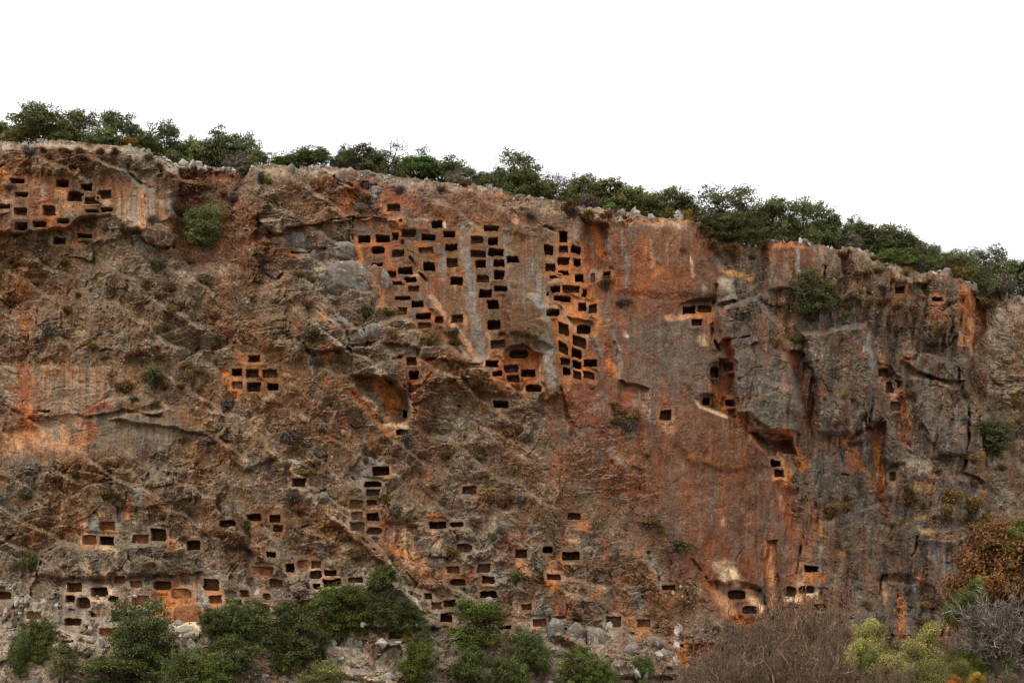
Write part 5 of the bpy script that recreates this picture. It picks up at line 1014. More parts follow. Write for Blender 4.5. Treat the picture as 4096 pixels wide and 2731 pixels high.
RIDGE = [  # u, top, base, width, shape, leaves, distance behind rim, label
 (5,503,562,70,'dense','oak',4,'dark tree cut by the left picture edge on the rim'),(65,512,572,95,'low','olive',2.5,'low olive bush left of the first tall rim tree'),(160,444,566,170,'dense','oak',4,'tall dark oak at the left end of the rim'),
 (245,500,568,110,'low','oak',3,'low dark oak right of the tall left end oak'),(308,452,570,150,'loose','oak',5,'broad oak with visible trunk on the left rim'),(362,455,568,95,'sparse','brown',4,'half bare brownish tree between two left rim oaks'),(415,528,578,120,'low','oak',2,'low dark shrubby oak above the upper left tombs'),
 (472,465,578,130,'loose','blue',5,'loose topped oak above the upper left pillar'),(562,525,595,95,'dense','oak',5,'small dark oak right of the loose topped oak'),(520,560,590,60,'low','yellow',2,'tiny yellow green bush on the upper left rim'),(655,510,632,135,'loose','blue',7,'blue green oak behind the end of the pillar'),(600,556,606,80,'low','oak',8,'low oak just left of the blue green oak'),
 (730,575,652,110,'dense','oak',7,'dark low oak left behind the ruined wall'),(790,570,660,120,'low','oak',7,'dark oak right behind the ruined wall'),(900,545,670,145,'dense','blue',6,'rounded tall oak over the red gully'),(995,558,680,95,'loose','blue',5,'narrow oak right of the rounded gully oak'),(950,620,682,80,'low','s_g',3,'grey scrubby bush under the gully oaks'),
 (1042,612,666,75,'loose','oak',4,'small leaning oak right of the gully'),(1100,613,664,45,'sparse','blue',4,'thin sparse sapling on the pale rim rocks'),(1139,626,664,58,'dense','bright',4,'small fresh green tree left of the round oak'),(1217,603,670,155,'dense','oak',5,'round dense oak above the pale rim rocks'),(1303,622,674,56,'sparse','olive',4,'sparse olive tree right of the round dense oak'),
 (1380,600,680,82,'dense','oak',5,'compact oak left of the large dark clump'),(1340,640,680,50,'sparse','brown',5,'thin brown bush left of the compact oak'),(1472,602,694,130,'dense','blue',5,'dark clump oak at the middle of the left rim'),(1562,582,706,140,'sparse','blue',4,'open crowned oak with sky showing through its limbs'),(1672,590,700,95,'sparse','oak',6,'feathery tree rising behind the dense middle oaks'),
 (1680,642,722,135,'dense','bright',4,'dense greener oak below the feathery tree'),(1605,640,706,80,'low','oak',3,'low oak right of the open crowned oak'),(1782,646,738,132,'dense','blue',4,'dark oak above the honeycomb left end'),(1820,690,740,60,'low','s_g',2,'greyish bare bush under the dark honeycomb oak'),(1872,682,748,82,'loose','oak',4,'small loose oak above the honeycomb'),(1850,720,752,44,'low','olive',1,'little yellow olive bush at the rim above the honeycomb'),
 (1926,692,752,62,'dense','oak',5,'small dark oak left of the gap in the trees'),(1966,700,756,56,'sparse','oak',5,'thin tree in the gap left of the tallest rim tree'),(2010,715,765,60,'low','oak',5,'low bush left foot of the tallest rim tree'),(2076,628,790,160,'loose','blue',4,'tallest feathery oak on the middle rim'),(2095,712,792,125,'dense','oak',3,'dark shrubby oak at the foot of the tallest tree'),
 (2210,688,803,118,'sparse','s_g',3,'half bare tree with dark forked trunk'),(2180,735,800,90,'low','olive',3,'olive bush left of the forked trunk'),(2270,758,822,80,'low','light','2','pale green bush right of the forked trunk'),(2332,718,824,120,'dense','oak',5,'rounded dark oak right of the forked tree'),(2355,798,842,75,'low','s_g',1.5,'grey domed bush in front of the rounded dark oak'),
 (2460,743,842,155,'dense','olive',4,'rounded ochre green oak on the rim'),(2437,818,845,50,'low','light',1,'small bright bush under the ochre green oak'),(2546,770,848,66,'loose','blue',6,'narrow oak right of the ochre green oak'),(2600,782,868,110,'loose','blue',5,'oak left of the stone pile'),(2690,758,873,130,'loose','blue',5,'spreading oak directly behind the stone pile'),(2640,820,872,80,'low','oak',3,'low dark bush left of the stone pile'),(2670,838,876,60,'low','olive',2,'olive bush at the stone pile foot'),
 (2772,793,885,95,'sparse','blue',5,'thin crowned oak right of the stone pile'),(2752,848,884,42,'low','yellow',2,'small yellowish bush right of the stone pile'),(2915,773,930,185,'big','blue',2,'largest round oak on the right rim'),(2935,870,985,150,'big','blue',-.5,'dark oak spilling down the notch under the largest oak'),(2860,870,950,90,'loose','s_d',0,'dark bush left of the notch oak'),(3090,822,966,140,'dense','blue',4,'dark oak right of the notch'),
 (3045,900,968,70,'low','oak',3,'low oak at the right edge of the notch'),(3195,815,966,120,'loose','blue',5,'tall oak above the red panel'),(3140,880,968,90,'low','oak',4,'low oak above the left of the red panel'),(3278,823,978,125,'loose','blue',5,'feathery oak at the right end above the red panel'),(3230,905,970,80,'low','oak',3,'dark understorey bush above the red panel'),(3357,880,1000,88,'sparse','blue',5,'thin branched tree right of the red panel'),
 (3448,910,1006,118,'sparse','blue',6,'wide thin oak with sky between its branches'),(3400,950,1000,80,'low','s_g',3,'grey bush under the thin branched tree'),(3562,922,1052,155,'dense','blue',5,'broad oak on the right slope of the rim'),(3622,942,1066,70,'loose','blue',6,'narrow oak behind the broad right oak'),(3500,985,1040,90,'low','blue',4,'low dark shrub oak left of the broad right oak'),(3588,1010,1068,120,'low','light',1.5,'pale green bush below the broad right oak'),
 (3688,970,1078,100,'dense','blue',6,'dark oak above the domed grey green bush'),(3668,1012,1082,84,'low','s_d',1,'domed grey green bush on the right rim'),(3752,986,1090,100,'sparse','blue',5,'airy oak right of the domed bush'),(3738,1035,1092,80,'low','oak',4,'dark understorey under the airy oak'),(3842,1016,1108,130,'loose','blue',5,'leaning oak near the right end of the rim'),(3822,1065,1116,90,'low','s_o',2,'ochre bush under the leaning oak'),
 (3937,1010,1158,150,'big','blue',4,'large dark oak near the right picture edge'),(3900,1080,1165,110,'low','blue',2,'lower dark oak left of the large right oak'),(4052,1050,1175,120,'dense','blue',4,'oak before the right picture edge'),(4100,1075,1190,110,'loose','blue',4,'oak cut by the right picture edge'),
 (3412,892,1002,110,'dense','blue',6,'dark rounded oak in the dip left of the wide thin oak'),(3480,925,1010,110,'dense','oak',6.5,'dark oak standing behind the wide thin oak'),(3530,960,1040,90,'dense','blue',5.5,'rounded oak between the wide thin oak and broad right oak'),(3800,1010,1098,90,'dense','oak',6,'oak filling the gap before the leaning right end oak'),(3320,880,985,90,'dense','blue',6,'dark oak behind the thin branched tree'),
 (2640,795,872,90,'dense','blue',6,'oak between the two oaks left of the stone pile'),(2740,800,880,90,'dense','oak',6,'dark oak behind the thin crowned oak'),(2520,785,846,80,'dense','oak',5,'dark oak just right of the ochre green oak'),(2395,760,838,80,'low','oak',5,'low oak left of the ochre green oak'),(2010,690,765,80,'dense','blue',6,'small oak behind the bush left of tallest tree'),
 (4000,1110,1178,90,'low','blue',2,'low oak between the last two big oaks'),
]
for (u, vt, vb_, w, var, lm, back, lab) in RIDGE:
    back = float(back)
    j = int(np.interp(u, ucol, np.arange(NU)))
    if back > 0:
        yt = float(rimp[j, 1]) + back; zf = float(plateau_z(0, rimp[j, 2], back, rimp[j, 0]))
    else:
        yt = float(samp(Y, u, vb_)) + .3; zf = None
    nm, ct = ('bush', 'bush') if 'bush' in lab or 'understorey' in lab else ('sapling', 'sapling') if 'sapling' in lab else ('oak_tree', 'tree')
    place_tree(nm, ct, lab, 'trees and bushes along the cliff rim', var, lm, u, vt, vb_, w, yt, rk, zf)
ONCLIFF = [(815,822,985,155,'big','blue','large dark green tree growing in the red gully'),(3228,1108,1262,145,'big','s_d','dark juniper like tree below the red panel'),(3965,1690,1830,120,'big','s_d','dark green and ochre bush on the far right cliff'),
 (2365,1480,1560,1,'low','oak',''),(120,2205,2275,55,'low','oak','small dark green bush on the lower left cliff edge')]
for (u, vt, vb_, w, var, lm, lab) in ONCLIFF:
    if not lab: continue
    yt = float(samp(Y, u, vb_)) - .2
    place_tree('bush' if 'bush' in lab else 'oak_tree', 'bush' if 'bush' in lab else 'tree', lab, 'trees on the cliff face', var, lm, u, vt, vb_, w, yt, rk)
BOTTOM = [(157,2480,2650,130,'big','brightb','bushy green oak at the lower left beside the pale slab'),(78,2545,2700,110,'big','oakb','darker oak at the lower left corner'),(257,2580,2715,120,'loose','olive','brownish green small oak right of the corner oaks'),(570,2420,2690,230,'big','blueb','tall dark oak standing before the large orange niches'),
 (475,2645,2800,280,'big','lightb','pale green dome at the bottom left edge'),(850,2440,2570,115,'dense','blueb','small dark oak right of the orange niches'),(985,2412,2590,205,'big','oakb','broad oak right of the orange niches'),(800,2605,2790,270,'big','brightb','fresh green bushy oak at the bottom left'),(940,2550,2730,190,'loose','oakb','dull green oak between the fresh green and broad oaks'),
 (1185,2430,2650,240,'big','blueb','wide dull oak at the lower left centre'),(1155,2558,2700,125,'low','oakb','low oak in front of the wide dull oak'),(1350,2353,2565,215,'big','brightb','big fresh green oak below the lower middle tombs'),(1537,2272,2410,125,'dense','oakb','upper oak against the pale diagonal ridge'),(1500,2375,2515,165,'big','oakb','oak with clear dark trunk above pale rocks'),
 (1628,2400,2540,170,'big','blueb','dark oak at the foot of the pale diagonal ridge'),(1634,2508,2572,45,'sparse','yellow','small yellow leaved sapling below the ridge oaks'),(1690,2522,2630,84,'loose','blueb','blue green small tree below the ridge foot'),(1668,2580,2745,150,'big','brightb','green bush with yellowish flowers at the bottom centre'),(1917,2418,2615,218,'big','brightb','broad bright oak under the lower centre tombs'),
 (1877,2597,2775,145,'dense','oakb','oak below the broad bright oak'),(2005,2640,2785,120,'loose','oakb','small oak at the bottom right of the broad bright oak'),(1300,2650,2790,175,'loose','olive','brown olive bush at the bottom left of centre'),(2122,2530,2705,155,'big','oakb','dark oak left of the cliff foot boulders'),(2074,2648,2775,90,'low','lightb','yellowish green bush under the dark boulder oak'),
 (2330,2598,2775,195,'big','brightb','green oak below the pale grey boulder'),(2415,2660,2790,120,'big','brightb','green oak right of the boulder oak'),(2575,2633,2755,80,'dense','oakb','small dark oak near the bare bushes')]
for (u, vt, vb_, w, var, lm, lab) in BOTTOM:
    yt = float(samp(Y, u, min(vb_, 2785)))
    nm, ct = ('bush', 'bush') if 'bush ' in lab or 'dome' in lab else ('sapling', 'sapling') if 'sapling' in lab else ('oak_tree', 'tree')
    place_tree(nm, ct, lab, 'trees at the foot of the cliff', var, lm, u, vt, vb_, w, yt - .2, rk, wide=.9)

# ---- foreground thicket at the lower right
def twig_bush(seed, n_main=16, depth=5, S=6.0, spread=.9, fine=1.0, thick=.055, curl=.18):
    rg = np.random.default_rng(seed); g = Geo()
    bc = np.array([1, 1, 1.0])
    stack = []
    for i in range(n_main):
        th = rg.uniform(0, 6.283); r = rg.uniform(0, .12) * S
        d = np.array([math.cos(th) * rg.uniform(.1, spread), math.sin(th) * rg.uniform(.1, spread), 1.0])
        stack.append((np.array([math.cos(th) * r, math.sin(th) * r, -.05 * S]), d / np.linalg.norm(d), S * .34 * rg.uniform(.7, 1.2), thick * rg.uniform(.7, 1.2), 0))
    while stack:
        p, d, L, r, lv = stack.pop()
        pts = [p]; dd = d.copy()
        for k in range(3):
            dd = dd + rg.normal(0, curl, 3); dd[2] += .04; dd /= np.linalg.norm(dd)
            pts.append(pts[-1] + dd * L / 3)
        add_tube(g, pts, np.linspace(r, r * .55, 4), 3 if lv > 1 else 5, bc * rg.uniform(.5, 1.1) * (2.1 if rg.random() < .12 else 1))
        if lv < depth:
            for c in range(rg.integers(2, 4) if lv < 2 else rg.integers(2, 4) + (rg.random() < .3)):
                t = rg.uniform(.35, 1.0); q = np.array(pts)[min(3, int(t * 3.99))]
                nd = dd + rg.normal(0, .55, 3); nd[2] += .12; nd /= np.linalg.norm(nd)
                stack.append((q, nd, L * rg.uniform(.5, .72), max(r * .5, .017 * fine), lv + 1))
    return g
def tint_mat(name, col):
    m, nt, b = mat_base(name)
    at = node(nt, 'ShaderNodeAttribute', attribute_name='Col')
    mx = node(nt, 'ShaderNodeMixRGB', blend_type='MULTIPLY'); mx.inputs[0].default_value = 1; mx.inputs[2].default_value = (*col, 1)
    nt.links.new(at.outputs['Color'], mx.inputs[1]); nt.links.new(mx.outputs[0], b.inputs['Base Color'])
    return m
M_BR, M_GY = tint_mat('bare_twigs_red_brown', (.180, .118, .076)), tint_mat('bare_branches_pale', (.19, .155, .125))
BV = []
for sd in (1, 2, 3):
    g = twig_bush(sd, 28, 5, spread=1.15, curl=.24, fine=1.15); g2 = twig_bush(sd + 50, 8, 3, spread=1.0, thick=.12, curl=.3, fine=1.8); g.add(np.concatenate(g2.v), f4=np.concatenate(g2.f4), c=np.concatenate(g2.c) * 1.35); vv = np.concatenate(g.v); lo, hi = np.percentile(vv, 6, axis=0), np.percentile(vv, 93, axis=0)
    BV.append((g.mesh('bare_stems', M_BR), hi[0] - lo[0], hi[2]))
def gz1(x, y): return float(ground_z(np.array([x]), np.array([y]))[0])
def foreground(name, cat, lab, group, parts, u, v_top, w_px, Yt, rot, sxyz=None):
    k = PXM / D * Yt
    x = (u - 2048) * k; zf = gz1(x, Yt); ztop = (VH - v_top) * k
    e = link(name, None, label=lab, category=cat, group=group)
    e.location = (x, Yt, zf); e.rotation_euler = (0, 0, rot)
    return e, k, ztop - zf
BARE = [(2850,2625,200,138,'leftmost low bare brown bush beside the cut rock ledge'),(3020,2520,250,142,'rounded bare brown bush below the red wall niches'),(3225,2462,270,146,'tallest bare brown bush of the thicket'),(3375,2525,190,140,'bare brown bush left of the silvery olive trees'),
 (2930,2655,220,128,'low bare bush in front of the rounded bare bush'),(3140,2625,240,126,'low bare bush in front of the tallest bare bush'),(3310,2640,200,122,'low bare bush before the left olive tree'),(3600,2690,110,112,'thin bare bush before the right olive tree'),(2770,2690,120,134,'smallest bare bush at the thicket left end')]
for i, (u, vt, w, yt, lab) in enumerate(BARE):
    me, w0, h0 = BV[i % 3]
    e, k, H = foreground('bare_bush', 'bush', lab, 'bare brown bushes of the foreground thicket', None, u, vt, w, yt, i * 1.3)
    e.scale = (w * k / w0, w * k / w0, H / h0)
    link('stems', me, e)
def crown_blob(seed, lobes, leaves, leaf, up=.5, S=5.0, r=(.15, .24), tw=22, jit=.17):
    """several leafy lobes on a short stem; lobes given as (x, z, r) in crown units plus random depth"""
    rg = np.random.default_rng(seed); cr, tr = Geo(), Geo()
    for (x, z, rr) in lobes:
        c = np.array([x, rg.uniform(-.18, .18), z]) * S; rr = rr * S
        add_tube(tr, [(0, 0, -.1 * S), (x * S * .3, 0, z * S * .45), c], [.13, .09, .04], 5, (.10, .08, .06))
        d = rg.normal(0, 1, (tw, 3)); d[:, 2] = d[:, 2] * .85 + .2; d /= np.linalg.norm(d, axis=1, keepdims=True)
        tip = c + d * rr * rg.uniform(.5, 1.2, (tw, 1))
        for q in tip[::2]: add_tube(tr, [c, (c + q) / 2 + rg.normal(0, .06, 3), q], [.03, .02, .008], 3, (.10, .08, .06))
        kk = leaves // len(lobes) // tw
        p = np.repeat(tip, kk, 0) + rg.normal(0, jit, (tw * kk, 3)); dd = np.repeat(d, kk, 0)
        cl = np.repeat(rg.uniform(.72, 1.28, tw), kk)[:, None] * rg.uniform(.7, 1.35, (tw * kk, 1)) * (1 + rg.normal(0, .06, (tw * kk, 3))) * rg.uniform(.85, 1.15)
        add_leaves(cr, p, dd + [0, 0, up], leaf[0], leaf[1], rg, np.clip(cl, .25, 2.2))
    vv = np.concatenate(cr.v); lo, hi = np.percentile(vv, 1, axis=0), np.percentile(vv, 99, axis=0)
    return tr, cr, hi[0] - lo[0], hi[2]
L_A = [(-.3,.35,.2),(.28,.4,.2),(0,.62,.22),(-.18,.8,.16),(.16,.84,.15),(0,.3,.2),(.05,.98,.1)]
L_B = [(-.34,.3,.18),(.3,.32,.2),(-.1,.5,.2),(.22,.6,.18),(-.28,.62,.14),(.1,.82,.16),(.18,1.0,.1),(0,.25,.2)]
L_D = [(-.38,.4,.2),(.36,.42,.22),(-.1,.45,.22),(.12,.7,.24),(-.28,.68,.18),(.34,.75,.17),(0,.95,.15),(-.15,.88,.13),(.22,.98,.12),(.0,.2,.2),(-.4,.2,.14),(.4,.2,.15)]
FG = [(3560,2615,200,121,L_D,'silver',(.2,.085),'pale green middle olive bush filling the gap between the olives','bush'),(3830,2640,150,121,L_D,'olive',(.17,.07),'olive green bush beside the bright leafy bush','bush'),(3700,2640,230,118,L_D,'olive',(.17,.07),'broad ochre green bush at the bottom before the right olive','bush'),(3480,2478,175,131,L_A,'silver',(.2,.085),'left silvery olive tree above the thicket','olive_tree'),(3690,2492,215,130,L_B,'silver',(.2,.085),'taller right silvery olive tree with pointed crown','olive_tree'),(3440,2555,110,129,L_A,'silver',(.2,.085),'low olive tree left of the left silvery olive','olive_tree'),
 (3780,2595,150,126,L_B,'olive',(.18,.05),'dull olive bush right of the pointed olive tree','bush'),(3600,2590,270,127,L_D,'olive',(.17,.06),'wide ochre green bush between the two olive trees','bush'),(3492,2600,110,124,L_A,'lightb',(.17,.07),'small bright yellow green bush under the left olive','bush'),(3500,2665,190,116,L_D,'brown',(.15,.06),'brownish bush at the bottom under the olive trees','bush'),
 (4015,2085,430,160,L_D,'russet',(.22,.12),'large russet autumn oak at the right picture edge','oak_tree'),(4085,2075,140,158,L_A,'olive',(.2,.11),'greenish crown at the top right behind the russet oak','oak_tree'),(3875,2322,160,156,L_B,'brightb',(.19,.11),'green bush on the left flank of the russet oak','bush'),(3830,2370,90,158,L_A,'brightb',(.19,.11),'small green bush left of the green flank bush','bush'),
 (3905,2525,170,132,L_B,'lightb',(.2,.11),'bright green leafy bush under the bare grey tree','bush'),(3860,2610,150,128,L_D,'brightb',(.19,.1),'green bush below the bright leafy bush','bush'),(4060,2560,180,138,L_D,'brightb',(.19,.1),'green bush behind the bare grey tree trunk','bush'),(3810,2700,90,118,L_A,'orange',(.18,.09),'small orange leaved bush at the bottom right','bush'),(3905,2690,90,117,L_A,'yellow',(.18,.09),'small yellow orange bush right of the orange bush','bush'),(4030,2690,140,122,L_D,'brown',(.16,.06),'brown dry bush at the bottom right corner','bush')]
for i, (u, vt, w, yt, lob, lm, leaf, lab, nm) in enumerate(FG):
    big = w > 300
    tr, cr, w0, h0 = crown_blob(70 + i, lob, 34000 if big else 11000, (leaf[0] * (.75 if big else 1), leaf[1] * (.75 if big else 1)), .9 if lm == 'silver' else .5, tw=60 if big else 24, jit=.2 if big else .27)
    e, k, H = foreground(nm, 'bush' if nm == 'bush' else 'tree', lab, 'leafy bushes and trees of the right foreground', None, u, vt, w, yt, rk.uniform(-.25, .25))
    s_ = w * k / w0; e.scale = (s_, s_, s_); up_ = H / s_ - h0
    add_tube(tr, [(0, 0, -up_ - .1), (.1, 0, -up_ * .5), (0, 0, 0), (0, 0, .8)], [.26, .22, .17, .13], 6, (.10, .08, .06))
    link('trunk' if nm != 'bush' else 'stems', tr.mesh('stems', BARK), e); link('crown' if nm != 'bush' else 'foliage', cr.mesh('foliage', LEAF[lm]), e)
    for ch in e.children: ch.location = (0, 0, up_)
# gnarled bare tree at the right edge
rg = np.random.default_rng(9)
e, k, H = foreground('bare_tree', 'tree', 'bare grey gnarled tree with dark twisted trunk at right edge', None, None, 4010, 2405, 250, 128, 0)
g = Geo(); dark = np.array([.17, .16, .15]) * .9
add_tube(g, [(0.3, 0, -.2), (.1, .1, 1.2), (-.35, 0, 2.3), (-.2, .1, 3.2), (-.5, 0, 4.1)], [.30, .26, .22, .17, .12], 8, dark)
add_tube(g, [(-.35, 0, 2.3), (.3, .2, 2.9), (.5, .1, 3.7), (.9, 0, 4.5)], [.18, .15, .12, .08], 7, dark)
add_tube(g, [(.8, .2, -.1), (.75, 0, 1.5), (1.1, .1, 2.6), (.9, 0, 3.6), (1.3, .1, 4.4)], [.2, .17, .14, .11, .08], 7, dark)
add_tube(g, [(-.2, .1, 3.2), (-1.0, .1, 3.6), (-1.6, 0, 4.2)], [.12, .09, .06], 6, dark)
link('trunk', g.mesh('gnarled_trunk', tint_mat('dark_bark', (.5, .42, .36))), e)
tg = twig_bush(44, 26, 4, S=4.2, spread=1.5, fine=1.3, thick=.06, curl=.3)
tm = tg.mesh('bare_twigs', M_GY); o = link('branches', tm, e); o.location = (0, 0, 2.6)
o2 = link('branches', tm, e); o2.location = (-.6, .3, 3.0); o2.rotation_euler = (0, 0, 2)
hz = 2.6 + np.percentile(np.concatenate(tg.v)[:, 2], 99); e.scale = (H / hz,) * 3

# ---- shrubs that cling to the face
def shrub_variant(seed, n=900, S=1.0, leaf=(.11, .05)):
    rg = np.random.default_rng(seed); f, s = Geo(), Geo()
    for k in range(9):
        th = rg.uniform(0, 6.28); r = rg.uniform(.05, .36)
        c = np.array([math.cos(th) * r, math.sin(th) * r * .8, rg.uniform(.2, .52)])
        add_tube(s, [(0, 0, -.12), c * .6, c], [.025, .018, .01], 3, (.12, .09, .07))
        m = n // 9; p = c + rg.normal(0, 1, (m, 3)) * [.11, .11, .09]
        cl = rg.uniform(.7, 1.3) * rg.uniform(.6, 1.45, (m, 1)) * (1 + rg.normal(0, .08, (m, 3)))
        add_leaves(f, p, (p - [0, 0, .2]) * 1.5 + [0, -.2, .5], leaf[0], leaf[1], rg, np.clip(cl, .2, 2.3))
    vv = np.concatenate(f.v); return f.mesh('shrub_foliage', LEAF['s_r']), s.mesh('shrub_stems', BARK), np.percentile(vv[:, 0], 98) - np.percentile(vv[:, 0], 2)
SV = [shrub_variant(s, 1100) for s in (1, 2, 3, 4)] + [shrub_variant(s, 700, leaf=(.12, .035)) for s in (5, 6)]
SH = dict(
A='235,640,60,g 400,460,80,r 730,470,90,o 280,480,110,g 740,580,90,o 780,630,90,r 860,625,60,r 590,460,90,r 920,480,80,r 1060,470,90,r 1040,525,70,r 1470,605,85,r 1360,530,80,g 1690,690,110,r 1820,790,130,r 1720,850,130,r 1680,1060,110,r 2140,920,110,g 2050,870,80,r 2270,640,130,g 590,1500,80,o 1440,1540,130,d 1400,1120,70,g 80,790,110,g 960,1180,70,g 1730,1480,80,o',
B='110,520,80,y 60,500,130,g 1690,600,80,o 1900,540,90,o 1020,680,80,o 950,770,110,g 1000,560,90,g 1300,600,90,g 60,1260,130,r 30,1170,80,o 400,1380,70,r 520,1420,80,o',
C='540,550,120,o 690,590,130,o 560,600,90,g 180,600,100,g 880,600,110,r 700,490,120,g 1580,920,50,o 1820,680,130,r 1890,690,110,r 1990,900,120,o 2050,960,100,o 2210,980,90,o 1840,880,110,o 2310,880,100,o 860,1260,120,r 1000,1390,130,g',
D='680,720,100,o 960,760,90,r 990,870,80,o 700,880,70,o 820,970,60,o 845,1075,70,o 925,1080,60,o 580,1085,110,r 720,1195,130,o 840,1140,80,o 930,1210,100,o 1070,1170,100,r 1200,1200,100,o 1330,1260,90,r 410,1320,80,y 720,1290,60,y 1280,910,80,o 1480,960,80,o 2000,1190,110,o 1860,975,60,o 1325,1420,90,o 1600,1390,130,o 1550,1480,80,o 1050,1050,100,g 770,1110,120,g 1120,1350,80,r 80,1540,100,o 270,1520,90,y 2150,1080,180,g',
E='330,110,90,o 620,360,100,o 720,220,70,o 1350,150,90,o 1570,170,110,o 1460,240,90,r 1660,340,100,o 1570,370,100,o 1980,430,100,r 1440,550,80,o 1500,540,60,y 850,710,90,o 950,800,80,r 1200,770,60,r 1720,870,110,o 1820,930,70,o 1730,950,80,o 1420,1040,170,d 1510,1070,90,o 1150,1080,150,o 1230,1180,70,g 1440,1220,70,r 2110,1240,150,g 2020,660,90,d 1880,100,80,y 1660,1060,80,r 470,560,110,g 130,300,110,r 1020,960,60,o 1300,810,130,r 1480,790,80,r',
F='1220,140,130,o 1270,350,90,o 1040,160,110,d 520,370,150,d 480,100,110,r 1590,420,150,o 1820,430,100,o 2050,780,120,o 2090,850,90,o 310,1320,170,g 600,1250,70,d 1380,1320,130,g 1740,1480,70,o 2300,1270,120,o 1810,330,80,g 1810,640,80,o 560,640,90,g',
G='940,1150,100,o 1010,1080,110,r 950,1020,90,o 1110,1130,100,o 1080,1200,130,g 1240,1470,60,r 740,840,60,o 50,1240,100,o 130,1320,100,g',
H='2080,880,190,d 2110,800,180,o 2100,960,130,o 1890,1030,110,o 1550,1140,100,o 1280,1420,130,o 1700,1400,150,o 1850,1470,170,o 1900,1530,120,o 620,720,90,r 770,490,70,o 700,460,70,o 740,1400,80,o 730,1480,110,o 610,1500,110,o 1330,440,80,o 520,480,50,r 1830,450,80,o 2260,540,120,o 2300,690,60,y 2150,1130,70,o 1650,1530,130,o 1870,1260,80,o 240,1300,70,o',
N='560,30,120,o 1130,220,90,o 1130,350,100,r 1650,330,40,o 1440,860,90,o 910,860,80,o 1900,160,120,o 2020,50,120,o 1140,120,80,o 1420,1000,110,r 1040,980,90,g 800,550,60,o',
Q='960,870,110,o 1120,970,90,o 1490,1080,70,o 1560,1100,50,r 2040,1240,120,r 1860,1210,80,o 2260,1160,90,d 1690,1260,90,g 2150,1360,130,r 2280,1370,100,r 240,880,90,d 1680,370,80,o 1920,380,150,g',
M='460,430,110,o 270,400,90,o 1220,670,140,o 340,680,130,g 400,770,130,r 810,1030,140,r 920,1200,140,o 2150,700,120,o 2320,660,100,o 2260,730,120,r 1380,860,90,d 2010,900,90,r 2175,1035,80,y 1740,290,100,o 2080,200,90,o 2060,300,80,o 800,720,60,o 1800,1180,110,o 2240,970,80,g 1630,570,80,r 1000,330,60,o 1290,800,110,g',
L='1540,320,150,d 1250,110,110,o 1360,180,60,o 30,640,100,d 830,530,90,o')
LM = [(300,880,'the upper left tombs'),(600,820,'the grey streaked pillar'),(815,900,'the gully tree'),(960,720,'the red gully head'),(1140,720,'the pale rim rocks'),(1380,1120,'the largest boulder'),(1507,770,'the angular rim block'),(1620,950,'the honeycomb left end'),(1900,1080,'the pale honeycomb streak'),(2270,1150,'the orange honeycomb recess'),
 (2710,860,'the stone pile'),(2650,1150,'the red wall top'),(2790,1220,'the ledge tombs of the red wall'),(2935,930,'the notch oaks'),(3190,1020,'the red panel'),(3230,1180,'the juniper like tree'),(3420,1060,'the right rim bluff'),(3600,1150,'the small right tomb'),(3800,1250,'the orange scar'),(4000,1300,'the far right slope'),(3100,1480,'the dark buttress'),(3560,1520,'the three right tombs'),(3110,1750,'the arched cave'),
 (3480,1800,'the orange flutes'),(3800,1700,'the grey right pillar'),(3965,1770,'the far right bush'),(3750,2100,'the straw covered ledge'),(3250,2280,'the carved orange panel'),(3600,2350,'the grey slick wall'),(3950,2150,'the russet oak'),(2850,1560,'the red chimney'),(2720,1640,'the lone red wall tomb'),(2480,1650,'the scrubby hollow'),(2200,1600,'the foot of the honeycomb'),(1990,1600,'the wide dark tomb'),(1560,1600,'the orange hollow'),
 (1320,1430,'the streaked overhang'),(1020,1500,'the small tomb grid'),(700,1350,'the upper left slope'),(250,1300,'the far left slope'),(90,1500,'the rusty stain'),(350,1500,'the streaked left face'),(250,1720,'the peach coloured band'),(650,1560,'the ledge above the peach band'),(700,1780,'the grey smooth slab'),(900,1750,'the scrub slope below the tomb grid'),(1250,1800,'the central scrub slope'),(1500,1950,'the stacked tomb column'),(1180,1930,'the overhung dark tomb'),(1250,2050,'the diagonal ridge'),
 (1900,1950,'the lone centre tomb'),(1700,2200,'the orange rock slide'),(2150,2150,'the lower centre cliff'),(420,2120,'the orange ledge tombs'),(600,1900,'the lower left rock face'),(950,2130,'the rounded ledge tomb'),(200,2200,'the small lower left bush'),(1350,2200,'the ridge scrub'),(2400,2100,'the reddish lower wall'),(2700,2200,'the dark green tuft')]
SN_ = dict(r='russet', o='ochre', g='grey brown', d='dark green', y='yellow green')
recs = []
for pn, s in SH.items():
    for it in s.split():
        x, y, w, c = it.split(','); (u, v), = px(pn, [(float(x), float(y))])
        if u > -60 and u < 4160: recs.append([u, v, float(w) * .43556, c])
lab_cnt = {}
for r in recs:
    u, v, w, c = r
    m = min(LM, key=lambda q: (q[0] - u) ** 2 + (q[1] - v) ** 2 * 1.2)
    du, dv = u - m[0], v - m[1]
    rel = ('above' if dv < 0 else 'below') if abs(dv) > abs(du) * .8 else ('left of' if du < 0 else 'right of')
    r += [rel, m[2]]; lab_cnt.setdefault((c, rel, m[2]), []).append(r)
for key, rs in lab_cnt.items():
    rs.sort(key=lambda r: r[1])
    for i, r in enumerate(rs):
        pre = '' if len(rs) == 1 else (['upper ', 'lower '] if len(rs) == 2 else ['uppermost ', 'second highest ', 'third highest ', 'fourth highest ', 'fifth highest ', 'lowest '])[min(i, 5)]
        r.append(f'{pre}{SN_[key[0]]} dry shrub {key[1]} {key[2]}')
